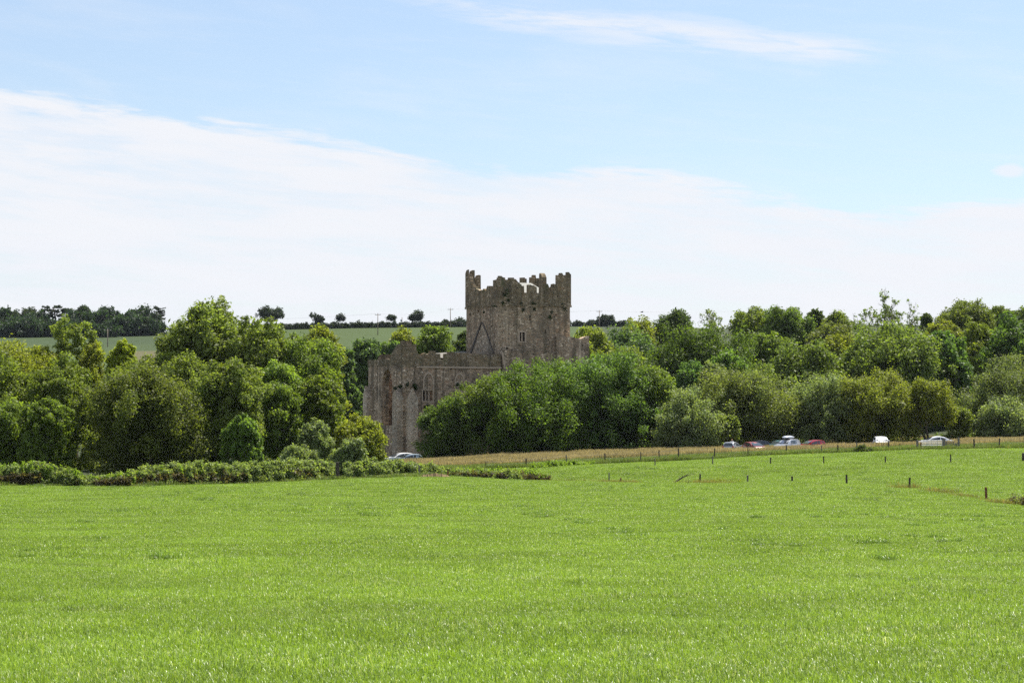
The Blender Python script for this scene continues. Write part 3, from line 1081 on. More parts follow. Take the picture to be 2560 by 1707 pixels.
# name, label, cat, group, x0, x1, ytop, ybot, D, shape, colour, leaf, n, kw
TREES = [
    # ---- left wood
    ('willow_tree', 'olive leaved tree at the far left edge, its lower half in deep shade', 'tree', GL, -90, 130, 880, None, 262, 'dome', 'olive', .19, 15000, {}),
    ('willow_tree', 'dark lush bush low at the left edge, in front of the olive tree', 'bush', GL, -60, 85, 1000, None, 250, 'dome', 'mid', .2, 9000, {}),
    ('willow_tree', 'dull olive round tree in the front row, second from the left edge', 'tree', GL, 70, 250, 884, None, 258, 'dome', 'olive', .17, 16000, {}),
    ('willow_tree', 'broad dark olive dome, biggest bush of the left front row', 'tree', GL, 228, 516, 903, None, 250, 'dome', (0.108, 0.133, 0.035), .17, 26000, {}),
    ('broadleaf_tree', 'bright green bush low between two olive domes at left', 'bush', GL, 55, 185, 990, None, 247, 'dome', 'mid', .21, 9000, {}),
    ('willow_tree', 'light green domed tree to the right of the biggest dark dome', 'tree', GL, 470, 662, 897, None, 256, 'dome', 'light', .18, 17000, {}),
    ('willow_tree', 'yellow green treetop above the left edge of the wood', 'tree', GL, -60, 130, 853, None, 285, 'dome', 'yellow', .2, 9000, {}),
    ('aspen_tree', 'thin open tree rising alone above the left wood', 'tree', GL, 128, 248, 788, 900, 292, 'round', 'light', .22, 1500, {'cr': .52, 'm': 58}),
    ('broadleaf_tree', 'yellow green rounded treetop just right of the thin open tree', 'tree', GL, 172, 282, 858, None, 290, 'dome', 'yellow', .2, 8000, {}),
    ('broadleaf_tree', 'brightest yellow bushy treetop below the far brown field', 'tree', GL, 268, 352, 847, None, 286, 'dome', (0.215, 0.265, 0.030), .2, 7000, {}),
    ('ash_tree', 'tallest feathery ash tree of the left wood', 'tree', GL, 385, 660, 752, None, 285, 'round', 'light', .25, 24000, {'long': 2.4, 'cr': 1.0, 'peak': 0.16}),
    ('ash_tree', 'feathery light green ash sloping down right of the tallest ash', 'tree', GL, 565, 780, 794, None, 281, 'dome', 'light', .23, 18000, {'long': 2.3, 'peak': -0.12}),
    ('ash_tree', 'light green tree whose round side overhangs the shaded gap left of the abbey', 'tree', GL, 668, 848, 838, None, 276, 'dome', (0.135, 0.189, 0.040), .2, 15000, {}),
    ('oak_tree', 'darker olive tree with rounded crown inside the slope of light ash foliage', 'tree', GL, 742, 860, 922, None, 266, 'dome', 'olive', .19, 9500, {}),
    ('broadleaf_tree', 'dark shaded bush between two light domes behind the left hedge', 'bush', GL, 630, 748, 955, None, 262, 'dome', 'mid', .19, 10000, {}),
    ('shrub', 'bright green bush behind the bramble hedge, below the light domed tree', 'bush', GL, 556, 652, 1034, None, 246, 'dome', (0.115, 0.181, 0.044), .19, 7500, {}),
    ('shrub', 'pale grey green shrub behind the middle of the hedge', 'bush', GL, 752, 830, 1046, None, 252, 'dome', 'grey', .17, 5500, {}),
    ('shrub', 'rounded yellow green bush reaching to the foot of the abbey', 'bush', GL, 838, 960, 1036, None, 262, 'dome', 'yellow', .17, 9500, {}),
    ('shrub', 'pale grey green shrub directly left of the white car by the abbey', 'bush', GL, 835, 915, 1094, None, 240, 'dome', 'grey', .16, 5000, {}),
    ('shrub', 'low pale shrub just behind the bramble hedge', 'bush', GL, 700, 800, 1110, None, 240, 'dome', 'grey', .16, 3800, {}),
    ('broadleaf_tree', 'mid green tree filling the wood below the brightest yellow treetop', 'tree', GL, 240, 420, 905, None, 278, 'dome', 'olive', .2, 9000, {}),
    ('broadleaf_tree', 'light green tree in the wood directly below the tallest ash', 'tree', GL, 380, 560, 880, None, 272, 'dome', 'light', .2, 9000, {}),
    ('broadleaf_tree', 'light green tree between the light dome and the darker olive tree', 'tree', GL, 620, 770, 900, None, 270, 'dome', (0.162, 0.232, 0.050), .2, 10000, {}),
    ('broadleaf_tree', 'yellow green tree below the far woodland, left of the thin open tree', 'tree', GL, 20, 175, 864, None, 290, 'dome', 'yellow', .2, 9000, {}),
    ('broadleaf_tree', 'mid green tree in the dip right of the brightest yellow treetop', 'tree', GL, 300, 440, 884, None, 284, 'dome', 'light', .2, 8000, {}),
    # ---- behind, between ash and abbey
    ('oak_tree', 'yellow flat topped tree in front of the far green field, left of the abbey', 'tree', GB, 748, 864, 814, None, 335, 'dome', 'yellow', .24, 8000, {}),
    ('sycamore_tree', 'deep blue green tree touching the left end of the abbey', 'tree', GB, 872, 968, 848, None, 395, 'dome', 'blue', .3, 9000, {}),
    ('sycamore_tree', 'blue green tree in shade between ash slope and abbey', 'tree', GB, 800, 905, 862, None, 380, 'dome', 'blue', .3, 9000, {}),
    ('sycamore_tree', 'grey green leafy tree directly behind the low end of the abbey', 'tree', GB, 930, 1030, 855, None, 400, 'dome', (0.101, 0.160, 0.056), .3, 8000, {}),
    ('oak_tree', 'yellow green tree with flat layered top behind the abbey pinnacle', 'tree', GB, 960, 1050, 818, None, 430, 'dome', 'yellow', .3, 5000, {}),
    ('broadleaf_tree', 'rounded bright green tree behind the roof between pinnacle and tower', 'tree', GB, 1030, 1142, 816, None, 415, 'dome', 'mid', .28, 9000, {}),
    ('broadleaf_tree', 'dark green tree squeezed against the left wall of the tower', 'tree', GB, 1130, 1200, 828, None, 420, 'dome', 'dark', .28, 4500, {}),
    # ---- willow thicket
    ('willow_tree', 'green bushy tree in front of the abbey wing, second from the left of the thicket', 'bush', GC, 1112, 1340, 932, None, 330, 'dome', (0.108, 0.148, 0.034), .2, 20000, {'peak': .25}),
    ('willow_tree', 'dark green bushy tree with yellow top just below the tower', 'tree', GC, 1180, 1470, 897, None, 329, 'dome', (0.095, 0.152, 0.030), .2, 22000, {}),
    ('willow_tree', 'tall green tree of the thicket below the ruined wall right of the tower', 'tree', GC, 1350, 1630, 880, None, 333, 'dome', (0.097, 0.160, 0.043), .2, 22000, {}),
    ('willow_tree', 'dark green tree at the right shoulder of the thicket', 'tree', GC, 1545, 1690, 912, None, 333, 'dome', 'mid', .2, 13000, {}),
    ('willow_tree', 'silvery grey green round willow at the right end of the thicket', 'bush', GC, 1640, 1810, 968, None, 326, 'dome', 'grey', .17, 15000, {}),
    ('willow_tree', 'low green round bush at the foot of the abbey, leftmost of the thicket', 'bush', GC, 1050, 1170, 990, None, 328, 'dome', (0.100, 0.150, 0.034), .19, 9000, {'peak': .3}),
    ('willow_tree', 'green bushy tree in the dip between the two tallest trees of the thicket', 'tree', GC, 1285, 1470, 896, None, 340, 'dome', (0.100, 0.150, 0.036), .2, 15000, {}),
    ('willow_tree', 'olive green tree filling the thicket below its right shoulder', 'tree', GC, 1470, 1640, 905, None, 340, 'dome', (0.115, 0.150, 0.040), .2, 14000, {}),
    # ---- willows behind the cars
    ('willow_tree', 'large dome with yellow top and silvery right side behind the parked cars', 'tree', GRW, 1722, 1996, 925, None, 336, 'dome', (0.142, 0.174, 0.062), .18, 26000, {}),
    ('shrub', 'small light green bush overhanging the silver hatchback', 'bush', GRW, 1790, 1850, 1036, 1100, 325, 'round', 'light', .18, 2600, {}),
    ('willow_tree', 'silvery grey green round willow behind the red hatchback', 'tree', GRW, 1962, 2146, 930, None, 336, 'dome', 'grey', .17, 17000, {}),
    ('willow_tree', 'yellow topped dark willow behind the white van', 'tree', GRW, 2100, 2285, 920, None, 334, 'dome', (0.155, 0.181, 0.037), .18, 17000, {}),
    ('willow_tree', 'yellow green willow with several bare stems behind the white saloon', 'tree', GRW, 2262, 2388, 947, 1062, 333, 'round', (0.169, 0.196, 0.033), .18, 10000, {'stems': 5}),
    ('shrub', 'small light green bush right of the many stemmed willow', 'bush', GRW, 2368, 2434, 1016, None, 336, 'dome', 'light', .18, 3500, {}),
    ('willow_tree', 'large grey green willow against the right edge', 'tree', GRW, 2396, 2640, 886, None, 345, 'dome', (0.115, 0.145, 0.060), .18, 20000, {}),
    ('shrub', 'grey green bush in front of the willow at right edge', 'bush', GRW, 2446, 2600, 988, None, 336, 'dome', 'grey', .17, 11000, {}),
    # ---- mid layer right
    ('oak_tree', 'broad spreading dark green oak, largest above the silvery willows', 'tree', GRW, 1610, 1912, 806, None, 400, 'dome', (0.084, 0.128, 0.025), .24, 24000, {'depth': .7}),
    ('broadleaf_tree', 'yellow green tree just right of the ruined wall', 'tree', GRW, 1424, 1540, 817, None, 395, 'dome', (0.176, 0.217, 0.037), .25, 9000, {}),
    ('broadleaf_tree', 'blue green tree between yellow tree and broad dark oak', 'tree', GRW, 1478, 1640, 807, None, 425, 'dome', 'blue', .28, 11000, {}),
    ('broadleaf_tree', 'light green tree above the thicket, left of the broad dark oak', 'tree', GRW, 1500, 1630, 868, None, 372, 'dome', 'light', .24, 9000, {}),
    ('broadleaf_tree', 'light blue green tree in front of the broad dark oak', 'tree', GRW, 1684, 1772, 900, None, 368, 'dome', (0.101, 0.174, 0.056), .24, 6000, {}),
    ('broadleaf_tree', 'grey green low tree in front of the broad dark oak', 'tree', GRW, 1740, 1825, 902, None, 366, 'dome', 'grey', .22, 6000, {}),
    ('broadleaf_tree', 'bright green treetop at the right foot of the broad dark oak', 'tree', GRW, 1766, 1885, 874, None, 375, 'dome', (0.115, 0.189, 0.040), .24, 8500, {}),
    ('chestnut_tree', 'large leaved glossy chestnut left of the biggest chestnut', 'tree', GRW, 1898, 2122, 848, None, 372, 'dome', 'chest', .32, 15000, {'long': 1.5}),
    ('chestnut_tree', 'biggest glossy chestnut tree, in front of the twiggy open tree', 'tree', GRW, 2106, 2372, 804, None, 376, 'dome', 'chest', .32, 21000, {'long': 1.5}),
    ('chestnut_tree', 'glossy chestnut to the right of the biggest chestnut', 'tree', GRW, 2300, 2430, 830, None, 378, 'dome', (0.088, 0.152, 0.043), .40, 7500, {'long': 1.5}),
    ('chestnut_tree', 'dark glossy tree at the right edge below the skyline', 'tree', GRW, 2458, 2660, 786, None, 385, 'dome', (0.074, 0.123, 0.033), .36, 12000, {}),
    ('broadleaf_tree', 'yellow green tree between two chestnuts', 'tree', GRW, 2060, 2160, 830, None, 392, 'dome', 'yellow', .26, 6000, {}),
    ('broadleaf_tree', 'yellow green tree filling the gap left of the dark glossy right edge tree', 'tree', GRW, 2392, 2510, 806, None, 400, 'dome', (0.149, 0.189, 0.033), .26, 8500, {}),
    ('broadleaf_tree', 'mid green tree below the broad round skyline tree', 'tree', GRW, 1850, 1990, 830, None, 430, 'dome', 'mid', .28, 9000, {}),
    # ---- skyline right
    ('broadleaf_tree', 'small yellow green tree on the skyline below the flying bird', 'tree', GRW, 1548, 1650, 789, None, 500, 'round', 'yellow', .3, 4500, {}),
    ('oak_tree', 'dark round double crowned tree on the skyline', 'tree', GRW, 1632, 1732, 774, None, 505, 'round', (0.068, 0.102, 0.025), .3, 6500, {}),
    ('oak_tree', 'yellow green round tree on the skyline right of the bare twigs', 'tree', GRW, 1826, 1936, 767, None, 505, 'round', (0.128, 0.167, 0.033), .3, 7000, {}),
    ('oak_tree', 'broad round green tree on the skyline with visible trunk fork', 'tree', GRW, 1896, 2034, 768, None, 495, 'round', (0.097, 0.145, 0.035), .3, 10000, {}),
    ('oak_tree', 'small dark narrow tree on the skyline right of the broad round tree', 'tree', GRW, 2014, 2066, 772, None, 505, 'round', 'dark', .3, 3500, {}),
    ('oak_tree', 'light green small tree left of the twiggy open tree on the skyline', 'tree', GRW, 2056, 2132, 779, None, 500, 'round', 'light', .3, 4500, {}),
    ('broadleaf_tree', 'dull olive tree under the skyline beside the twiggy open tree', 'tree', GRW, 2010, 2130, 806, None, 450, 'dome', (0.115, 0.138, 0.037), .28, 7500, {}),
    ('oak_tree', 'tiny dark round treetop on the skyline right of the twiggy open tree', 'tree', GRW, 2300, 2336, 783, None, 520, 'round', 'dark', .3, 1800, {}),
    ('broadleaf_tree', 'yellow green tree behind the right side of the biggest chestnut', 'tree', GRW, 2316, 2410, 794, None, 440, 'dome', 'yellow', .28, 6000, {}),
    ('oak_tree', 'large olive domed oak, highest at the right of the skyline', 'tree', GRW, 2334, 2486, 750, None, 490, 'round', (0.115, 0.145, 0.033), .29, 10500, {}),
    ('oak_tree', 'dull green tree on the skyline near the right edge', 'tree', GRW, 2462, 2545, 764, None, 500, 'round', 'olive', .3, 4500, {}),
    ('oak_tree', 'green tree on the skyline cut by the right edge', 'tree', GRW, 2520, 2640, 762, None, 490, 'round', (0.095, 0.131, 0.035), .3, 5500, {}),
    # ---- far woodland
    ('beech_tree', 'dark tree of the far woodland at the left edge', 'tree', GH, -40, 50, 769, None, 1010, 'round', 'far', .65, 3600, {}),
    ('beech_tree', 'dark broad low tree at the front of the far woodland', 'tree', GH, -20, 120, 793, None, 985, 'dome', 'far', .65, 5500, {}),
    ('beech_tree', 'thin crowned tree of the far woodland left of the cedar', 'tree', GH, 38, 104, 767, None, 1010, 'round', (0.035, 0.05, 0.026), .6, 1700, {}),
    ('beech_tree', 'dark tree in the far woodland under the cedar', 'tree', GH, 104, 205, 795, None, 990, 'dome', 'far', .65, 5000, {}),
    ('beech_tree', 'round headed tree right of the cedar on the far skyline', 'tree', GH, 184, 230, 763, None, 1010, 'round', (0.034, 0.052, 0.026), .6, 1700, {}),
    ('beech_tree', 'wide dark tree of the far woodland above the pole in the field', 'tree', GH, 212, 330, 769, None, 1005, 'dome', 'far', .65, 6500, {}),
    ('beech_tree', 'wide dark tree at the right end of the far woodland', 'tree', GH, 292, 412, 766, None, 1000, 'dome', (0.024, 0.042, 0.025), .65, 6500, {}),
    ('beech_tree', 'low dark tree at the foot of the far woodland beside the field pole', 'tree', GH, 140, 300, 802, None, 975, 'dome', 'far', .65, 4500, {}),
    ('beech_tree', 'dark rounded tree in the middle of the far woodland, right of the cedar', 'tree', GH, 150, 262, 778, None, 1000, 'dome', 'far', .65, 4500, {}),
    ('beech_tree', 'dark tree of the far woodland in front of its wide right end', 'tree', GH, 262, 400, 778, None, 990, 'dome', 'far', .65, 5500, {}),
    ('beech_tree', 'dark tree in the far woodland between the left edge and the cedar', 'tree', GH, 10, 140, 777, None, 1000, 'dome', 'far', .65, 5500, {}),
    # ---- ridge
    ('oak_tree', 'umbrella shaped dark oak standing alone on the far ridge', 'tree', GX, 644, 709, 767, 797, 1040, 'umbrella', 'ridge', .5, 2400, {'cr': 1.3}),
    ('pine_tree', 'small dark dense conifer beside the wiry tree on the ridge', 'tree', GX, 785, 810, 787, None, 1040, 'dome', 'ridge', .5, 900, {}),
    ('thorn_tree', 'small loose thorn tree midway along the ridge hedge', 'tree', GX, 840, 865, 785, 800, 1042, 'round', 'ridge', .4, 420, {'cr': .9, 'm': 26}),
    ('thorn_tree', 'thin light crowned tree on the ridge between two poles', 'tree', GX, 966, 991, 786, 799, 1044, 'round', 'ridge', .4, 420, {'cr': .9, 'm': 22}),
    ('pine_tree', 'dark windswept pine on the ridge left of the tower', 'tree', GX, 1022, 1058, 778, 800, 1042, 'umbrella', 'ridge', .5, 1000, {'cr': 1.1}),
    ('thorn_bush', 'low dark bush on the ridge beside the tall pole near the tower', 'bush', GX, 1102, 1128, 799, None, 1040, 'dome', 'ridge', .5, 600, {}),
    ('thorn_bush', 'dark bush on the ridge touching the tower silhouette', 'bush', GX, 1128, 1170, 794, None, 1040, 'dome', 'ridge', .5, 900, {}),
    ('thorn_bush', 'tiny round bush on top of the ridge hedge', 'bush', GX, 826, 841, 803, None, 1042, 'dome', 'ridge', .4, 250, {}),
    ('thorn_tree', 'low dark tree on the ridge right of the tower, left of pair', 'tree', GX, 1466, 1506, 799, None, 1040, 'dome', (0.03, 0.045, 0.028), .5, 900, {}),
    ('thorn_tree', 'taller dark tree on the ridge right of the tower, right of pair', 'tree', GX, 1494, 1540, 785, None, 1040, 'dome', (0.03, 0.045, 0.028), .5, 1300, {}),
]
for (nm, lb, ct, gp, x0, x1, yt, yb, D, shp, cc, lf, n, kw) in TREES:
    tree(nm, lb, ct, gp, x0, x1, yt, yb, D, shp, cc, lf, n, **kw)

sparse_tree('bare_tree', 'thin bare twigged pale tree on the skyline above the broad dark oak', 'tree', GRW, 1782, 772, 480, 42, 'light', 700, .2, 'palebark', 5, .45, 7)
sparse_tree('open_tree', 'big open tree with bare twiggy top breaking the skyline at right', 'tree', GRW, 2214, 720, 430, 92, 'mid', 16000, .20, 'bark', 7, .20, 9, .35, 1)
sparse_tree('wiry_tree', 'thin wiry tree beside the small dark conifer on the ridge', 'tree', GX, 783, 781, 1042, 8, 'ridge', 160, .35, 'bark', 4, .45, 4)


def cedar():
    D = 1005
    X = at(138, 763, D)
    zg = gz(X.x, D)
    root = empty('cedar_tree', (X.x, D, zg))
    tag(root, 'flat layered cedar standing above the far woodland', 'tree', GH)
    H = X.z - zg
    s = D / F
    g = np.random.default_rng(31)
    cl = []
    for (dx, y, w, hh) in [(-8, 768, 22, 4), (-16, 776, 20, 4), (-2, 779, 26, 5), (22, 774, 18, 2.5), (30, 778, 10, 2), (-10, 788, 30, 7), (8, 792, 30, 8)]:
        z = H - (y - 763) * s
        for k in range(14):
            cl.append((dx * s + g.uniform(-w, w) * s, g.uniform(-w, w) * s * 0.8, z + g.uniform(-hh, hh) * s * 0.5, g.uniform(0.5, 0.95)))
    foliage_obj('crown', np.array(cl), 2600, .5, COLR['ridge'], g, root, squash=0.5)
    mb = MB()
    mb.tube([(0, 0, -.5), (0.2, 0, H * .5), (-0.6, 0, H * .95)], [.5, .38, .12], 7)
    for (dx, y) in [(24, 775), (-14, 777), (-8, 769)]:
        z = H - (y - 763) * s
        mb.tube([(0, 0, z - 2), (dx * s * .6, 0, z - .6), (dx * s, 0, z)], [.2, .14, .06], 5)
    mb.build('trunk', M['bark'], root, smooth=True, fix=False)


cedar()


def spiky():
    D = 1002
    X = at(398, 767, D)
    zg = gz(X.x, D)
    root = empty('monkey_puzzle_tree', (X.x, D, zg))
    tag(root, 'dark spiky tree at the right end of the far woodland skyline', 'tree', GH)
    H = X.z - zg
    g = np.random.default_rng(32)
    mb = MB()
    mb.tube([(0, 0, -.5), (0, 0, H * .96)], [.35, .1], 6)
    mb.build('trunk', M['bark'], root, smooth=True, fix=False)
    mb = MB()
    cl = []
    for k in range(44):
        a = g.uniform(0, 6.28)
        z = H * g.uniform(.55, .95)
        ln = g.uniform(1.6, 3.2)
        e = Vector((math.cos(a) * ln, math.sin(a) * ln, z + ln * g.uniform(-.1, .45)))
        for q in range(6):
            p = Vector((0, 0, z)).lerp(e, (q + 1) / 6)
            cl.append((p.x, p.y, p.z, .22))
    foliage_obj('crown', np.array(cl), 2200, .36, COLR['ridge'], g, root, shell=.1)


spiky()


# ------------------------------------------------------------------ hedges
def hedge(name, label, path, h, w, colr, leaf, n, seed, cat='hedge', group=None, cr=.34, dead=0, spikes=0, jag=0.10, deadcol='deadstem'):
    """path: list of (photo column, depth, height factor)"""
    g = np.random.default_rng(seed)
    pts = [(xat(px, D), D, hf) for px, D, hf in path]
    cx = sum(p[0] for p in pts) / len(pts)
    cy = sum(p[1] for p in pts) / len(pts)
    cz = gz(cx, cy)
    seg = np.array(pts)
    L = np.concatenate([[0], np.cumsum(np.hypot(np.diff(seg[:, 0]), np.diff(seg[:, 1])))])
    T = L[-1]
    m = int(max(30, T * h * 2.2 / (cr * cr)))
    t = g.uniform(0, T, m)
    x = np.interp(t, L, seg[:, 0])
    y = np.interp(t, L, seg[:, 1])
    hf = np.interp(t, L, seg[:, 2]) * (1 + jag * np.sin(t * 0.9 + seed) * np.sin(t * 0.37 + 1) + g.normal(0, 0.10, m))
    th = g.uniform(-0.2, np.pi + 0.2, m)
    x2 = x + g.normal(0, .2, m)
    y2 = y - np.cos(th) * w * g.uniform(.75, 1, m)
    zz = np.maximum(0.12, np.sin(np.clip(th, 0, np.pi)) ** 0.6) * h * hf * g.uniform(.78, 1.0, m)
    z = ground(x2, y2) + np.maximum(0.1, zz - cr * .5)
    cl = np.stack([x2 - cx, y2 - cy, z - cz, cr * g.uniform(.6, 1.3, m)], -1)
    root = empty(name, (cx, cy, cz))
    tag(root, label, cat, group)
    foliage_obj('foliage', cl, int(n * 2.6), leaf * 0.95, COLR[colr], g, root, shell=.4)
    if dead:
        t = g.uniform(0, T, dead * 3)
        t = t[(np.sin(t * 0.8 + seed) + np.sin(t * 0.31)) > -0.3][:dead]
        x = np.interp(t, L, seg[:, 0])
        y = np.interp(t, L, seg[:, 1]) - w * g.uniform(.85, 1.15, len(t))
        hh = np.interp(t, L, seg[:, 2]) * h
        z = ground(x, y) + g.uniform(0.1, .52, len(t)) * hh
        cl = np.stack([x - cx, y - cy, z - cz, g.uniform(.15, .4, len(t))], -1)
        dso = foliage_obj('dead_stems', cl, dead * 16, .13, COLR[deadcol], g, root, shell=.1, long=3.2)
        dso['kind'] = 'stuff'
    if spikes:
        t = g.uniform(0, T, spikes)
        x = np.interp(t, L, seg[:, 0]) + g.normal(0, .15, spikes)
        y = np.interp(t, L, seg[:, 1]) + g.uniform(-.8, .6, spikes) * w
        hh = np.interp(t, L, seg[:, 2]) * h
        cl = []
        for xi, yi, hi in zip(x, y, hh):
            zb = gz(xi, yi)
            tp = hi * g.uniform(.85, 1.22)
            for q in range(5):
                cl.append((xi - cx + g.normal(0, .05), yi - cy, zb - cz + tp * (.45 + .55 * q / 4), .17 - .025 * q))
        sto = foliage_obj('stems', np.array(cl), spikes * 45, .13, COLR['nettle'], g, root, shell=.1, long=2.6)
        sto['kind'] = 'stuff'
    return root


HG = 'bramble hedges at the edge of the field'
hedge('bramble_hedge', 'nettle topped hedge with brown base at the left edge of the field',
      [(-140, 209, .9), (0, 209, .95), (80, 209, 1.15), (150, 209, 1.0), (200, 209, .7)], 1.65, 1.3, 'bramble', .13, 16000, 41, group=HG, dead=260, spikes=150)
hedge('bramble_hedge', 'lowest stretch of weedy hedge at left, between two taller hedges',
      [(205, 209.5, .55), (250, 209.5, .5), (330, 209.5, .8)], 1.5, 1.0, 'bramble', .13, 6500, 42, group=HG, dead=110, spikes=70)
hedge('bramble_hedge', 'long pale leaved bramble hedge left of the square wooden post',
      [(325, 212, .75), (420, 214, 1.05), (520, 217, 1.1), (620, 220, 1.0), (740, 224, 1.1), (832, 228, .9)], 1.75, 1.3, 'bramble', .12, 36000, 43, group=HG, dead=150, spikes=20)
hedge('bramble_hedge', 'dark bramble hedge right of the square wooden post, below the abbey car',
      [(866, 234, .9), (930, 235, 1.1), (1010, 238, 1.0), (1060, 240, .9), (1120, 242, .5)], 1.35, 1.2, 'bramble', .14, 17000, 44, group=HG, spikes=10)
hedge('weed_patch', 'tall mixed weeds between the abbey hedge and the rear fence', [(1150, 244, .8), (1210, 246, .9), (1290, 250, .6), (1340, 254, .4)], .85, 1.6, 'nettle', .11, 3600, 45, cat='weeds', dead=40, spikes=50)
hedge('weed_patch', 'low weeds and brambles along the bare soil bank', [(1130, 236, .8), (1180, 237, .9), (1240, 237, .8)], .85, .9, 'bramble', .12, 2800, 46, cat='weeds', dead=40, spikes=15)
hedge('bramble_bush', 'dark round bramble bush in the middle of the front fence line', [(1245, 235, .8), (1272, 235, 1.1), (1300, 235, .7)], 1.05, .8, 'bramble', .13, 2400, 47, cat='bush', dead=15)
hedge('weed_patch', 'dry pinkish weeds right of the dark bramble bush', [(1305, 235, .9), (1345, 235, .8), (1370, 235, .5)], .85, .6, 'deadstem', .09, 900, 48, cat='weeds', spikes=8)
hedge('bramble_bush', 'straggling brown and green brambles at the right edge of the field', [(2515, 168, .8), (2545, 164, 1.1), (2590, 158, 1.2)], .75, .8, 'bramble', .06, 600, 49, cat='bush', dead=50)
hedge('weed_patch', 'dark nettle clump at the rear fence left of the white van', [(2136, 286, .8), (2152, 286, 1.1), (2172, 286, .8)], .72, .6, 'dark', .11, 900, 50, cat='weeds')
hedge('weed_patch', 'green nettles at the rear fence just left of the meadow corner', [(1330, 272, .8), (1400, 277, 1.0), (1480, 281, .6)], .6, .8, 'nettle', .11, 2200, 51, cat='weeds', spikes=30)
hedge('weed_patch', 'pale yellow weeds around the third post of the front row', [(1740, 232, .6), (1800, 231, .8), (1850, 230, .5)], .7, .5, 'yellow', .06, 420, 52, cat='weeds')
hedge('ridge_hedge', 'long dark field hedge along the far ridge, nearer and taller line', [(620, 1036, 1), (800, 1036, 1), (1000, 1036, 1), (1175, 1036, 1)], 2.3, 1.3, 'ridge', .5, 7000, 53, cr=.8, jag=.08)
hedge('ridge_hedge', 'broken dark hedge just behind the nearer ridge hedge', [(600, 1075, 1), (740, 1075, 1.0), (800, 1075, .9), (830, 1075, .5), (890, 1075, 1.1), (960, 1075, 1), (1180, 1075, 1)], 2.4, 1.2, 'ridge', .5, 6500, 54, cr=.8, jag=.35)
hedge('ridge_hedge', 'dark ridge hedge seen just right of the tower', [(1400, 1038, 1), (1500, 1038, 1), (1600, 1038, 1)], 2.4, 1.3, 'ridge', .5, 2600, 55, cr=.8, jag=.25)
hedge('scrub', 'fringe of low light green scrub at the foot of the right hand willows', [(2060, 333, .5), (2140, 334, .8), (2260, 335, .7), (2380, 336, 1.1), (2480, 337, .8), (2640, 338, .7)], 1.3, 1.0, 'mid', .15, 5000, 56, cat='scrub', dead=30)


# ------------------------------------------------------------------ abbey
T_ANG = R(24.5)
Cc = at(1246, 1060, 360)
GZ0 = ZC - 6.2
ROOT = empty('ruined_abbey', (Cc.x, Cc.y, GZ0), T_ANG)
tag(ROOT, 'grey brown ruined stone abbey with battlemented square tower and long roofless looking wing', 'abbey')
ca_, sa_ = math.cos(T_ANG), math.sin(T_ANG)


def loc_ray(px, py):
    d = ray(px, py)
    o = Vector((0 - Cc.x, 0 - Cc.y, ZC - GZ0))
    lo = Vector((o.x * ca_ + o.y * sa_, -o.x * sa_ + o.y * ca_, o.z))
    ld = Vector((d.x * ca_ + d.y * sa_, -d.x * sa_ + d.y * ca_, d.z))
    return lo, ld


def pa(px, py, b):
    o, d = loc_ray(px, py)
    t = (b - o.y) / d.y
    p = o + d * t
    return (p.x, p.z)


def pb(px, py, a):
    o, d = loc_ray(px, py)
    t = (a - o.x) / d.x
    p = o + d * t
    return (p.y, p.z)


PLA = lambda s, t, z: (s, t, z)      # wall running along a, thickness in b
PLB = lambda s, t, z: (t, s, z)      # wall running along b, thickness in a
W = pa(1425, 800, 0)[0]


def z2(l):   # zoom of the tower (x 6.031) -> photograph
    return [(1140 + x / 6.031, 660 + y / 6.031) for x, y in l]


def z3(l):   # zoom of the wing (x 4.9)
    return [(900 + x / 4.9, 840 + y / 4.9) for x, y in l]


def rect(fn, pts, c):
    """photo rectangle (x0,y0,x1,y1) -> hole polygon on a plane"""
    x0, y0, x1, y1 = pts
    return [fn(x0, y1, c), fn(x1, y1, c), fn(x1, y0, c), fn(x0, y0, c)]


def square(p):
    """force vertical sides / level sills on a four point hole"""
    s0 = min(q[0] for q in p); s1 = max(q[0] for q in p)
    zz = sorted(q[1] for q in p)
    a, b = (zz[0] + zz[1]) / 2, (zz[2] + zz[3]) / 2
    return [(s0, a), (s1, a), (s1, b), (s0, b)]


WB = pb(1163.2, 720, -.13)[0] - .13    # depth of the left face
ZS = pa(1246, 761.5, 0)[1]           # underside of the tower parapet


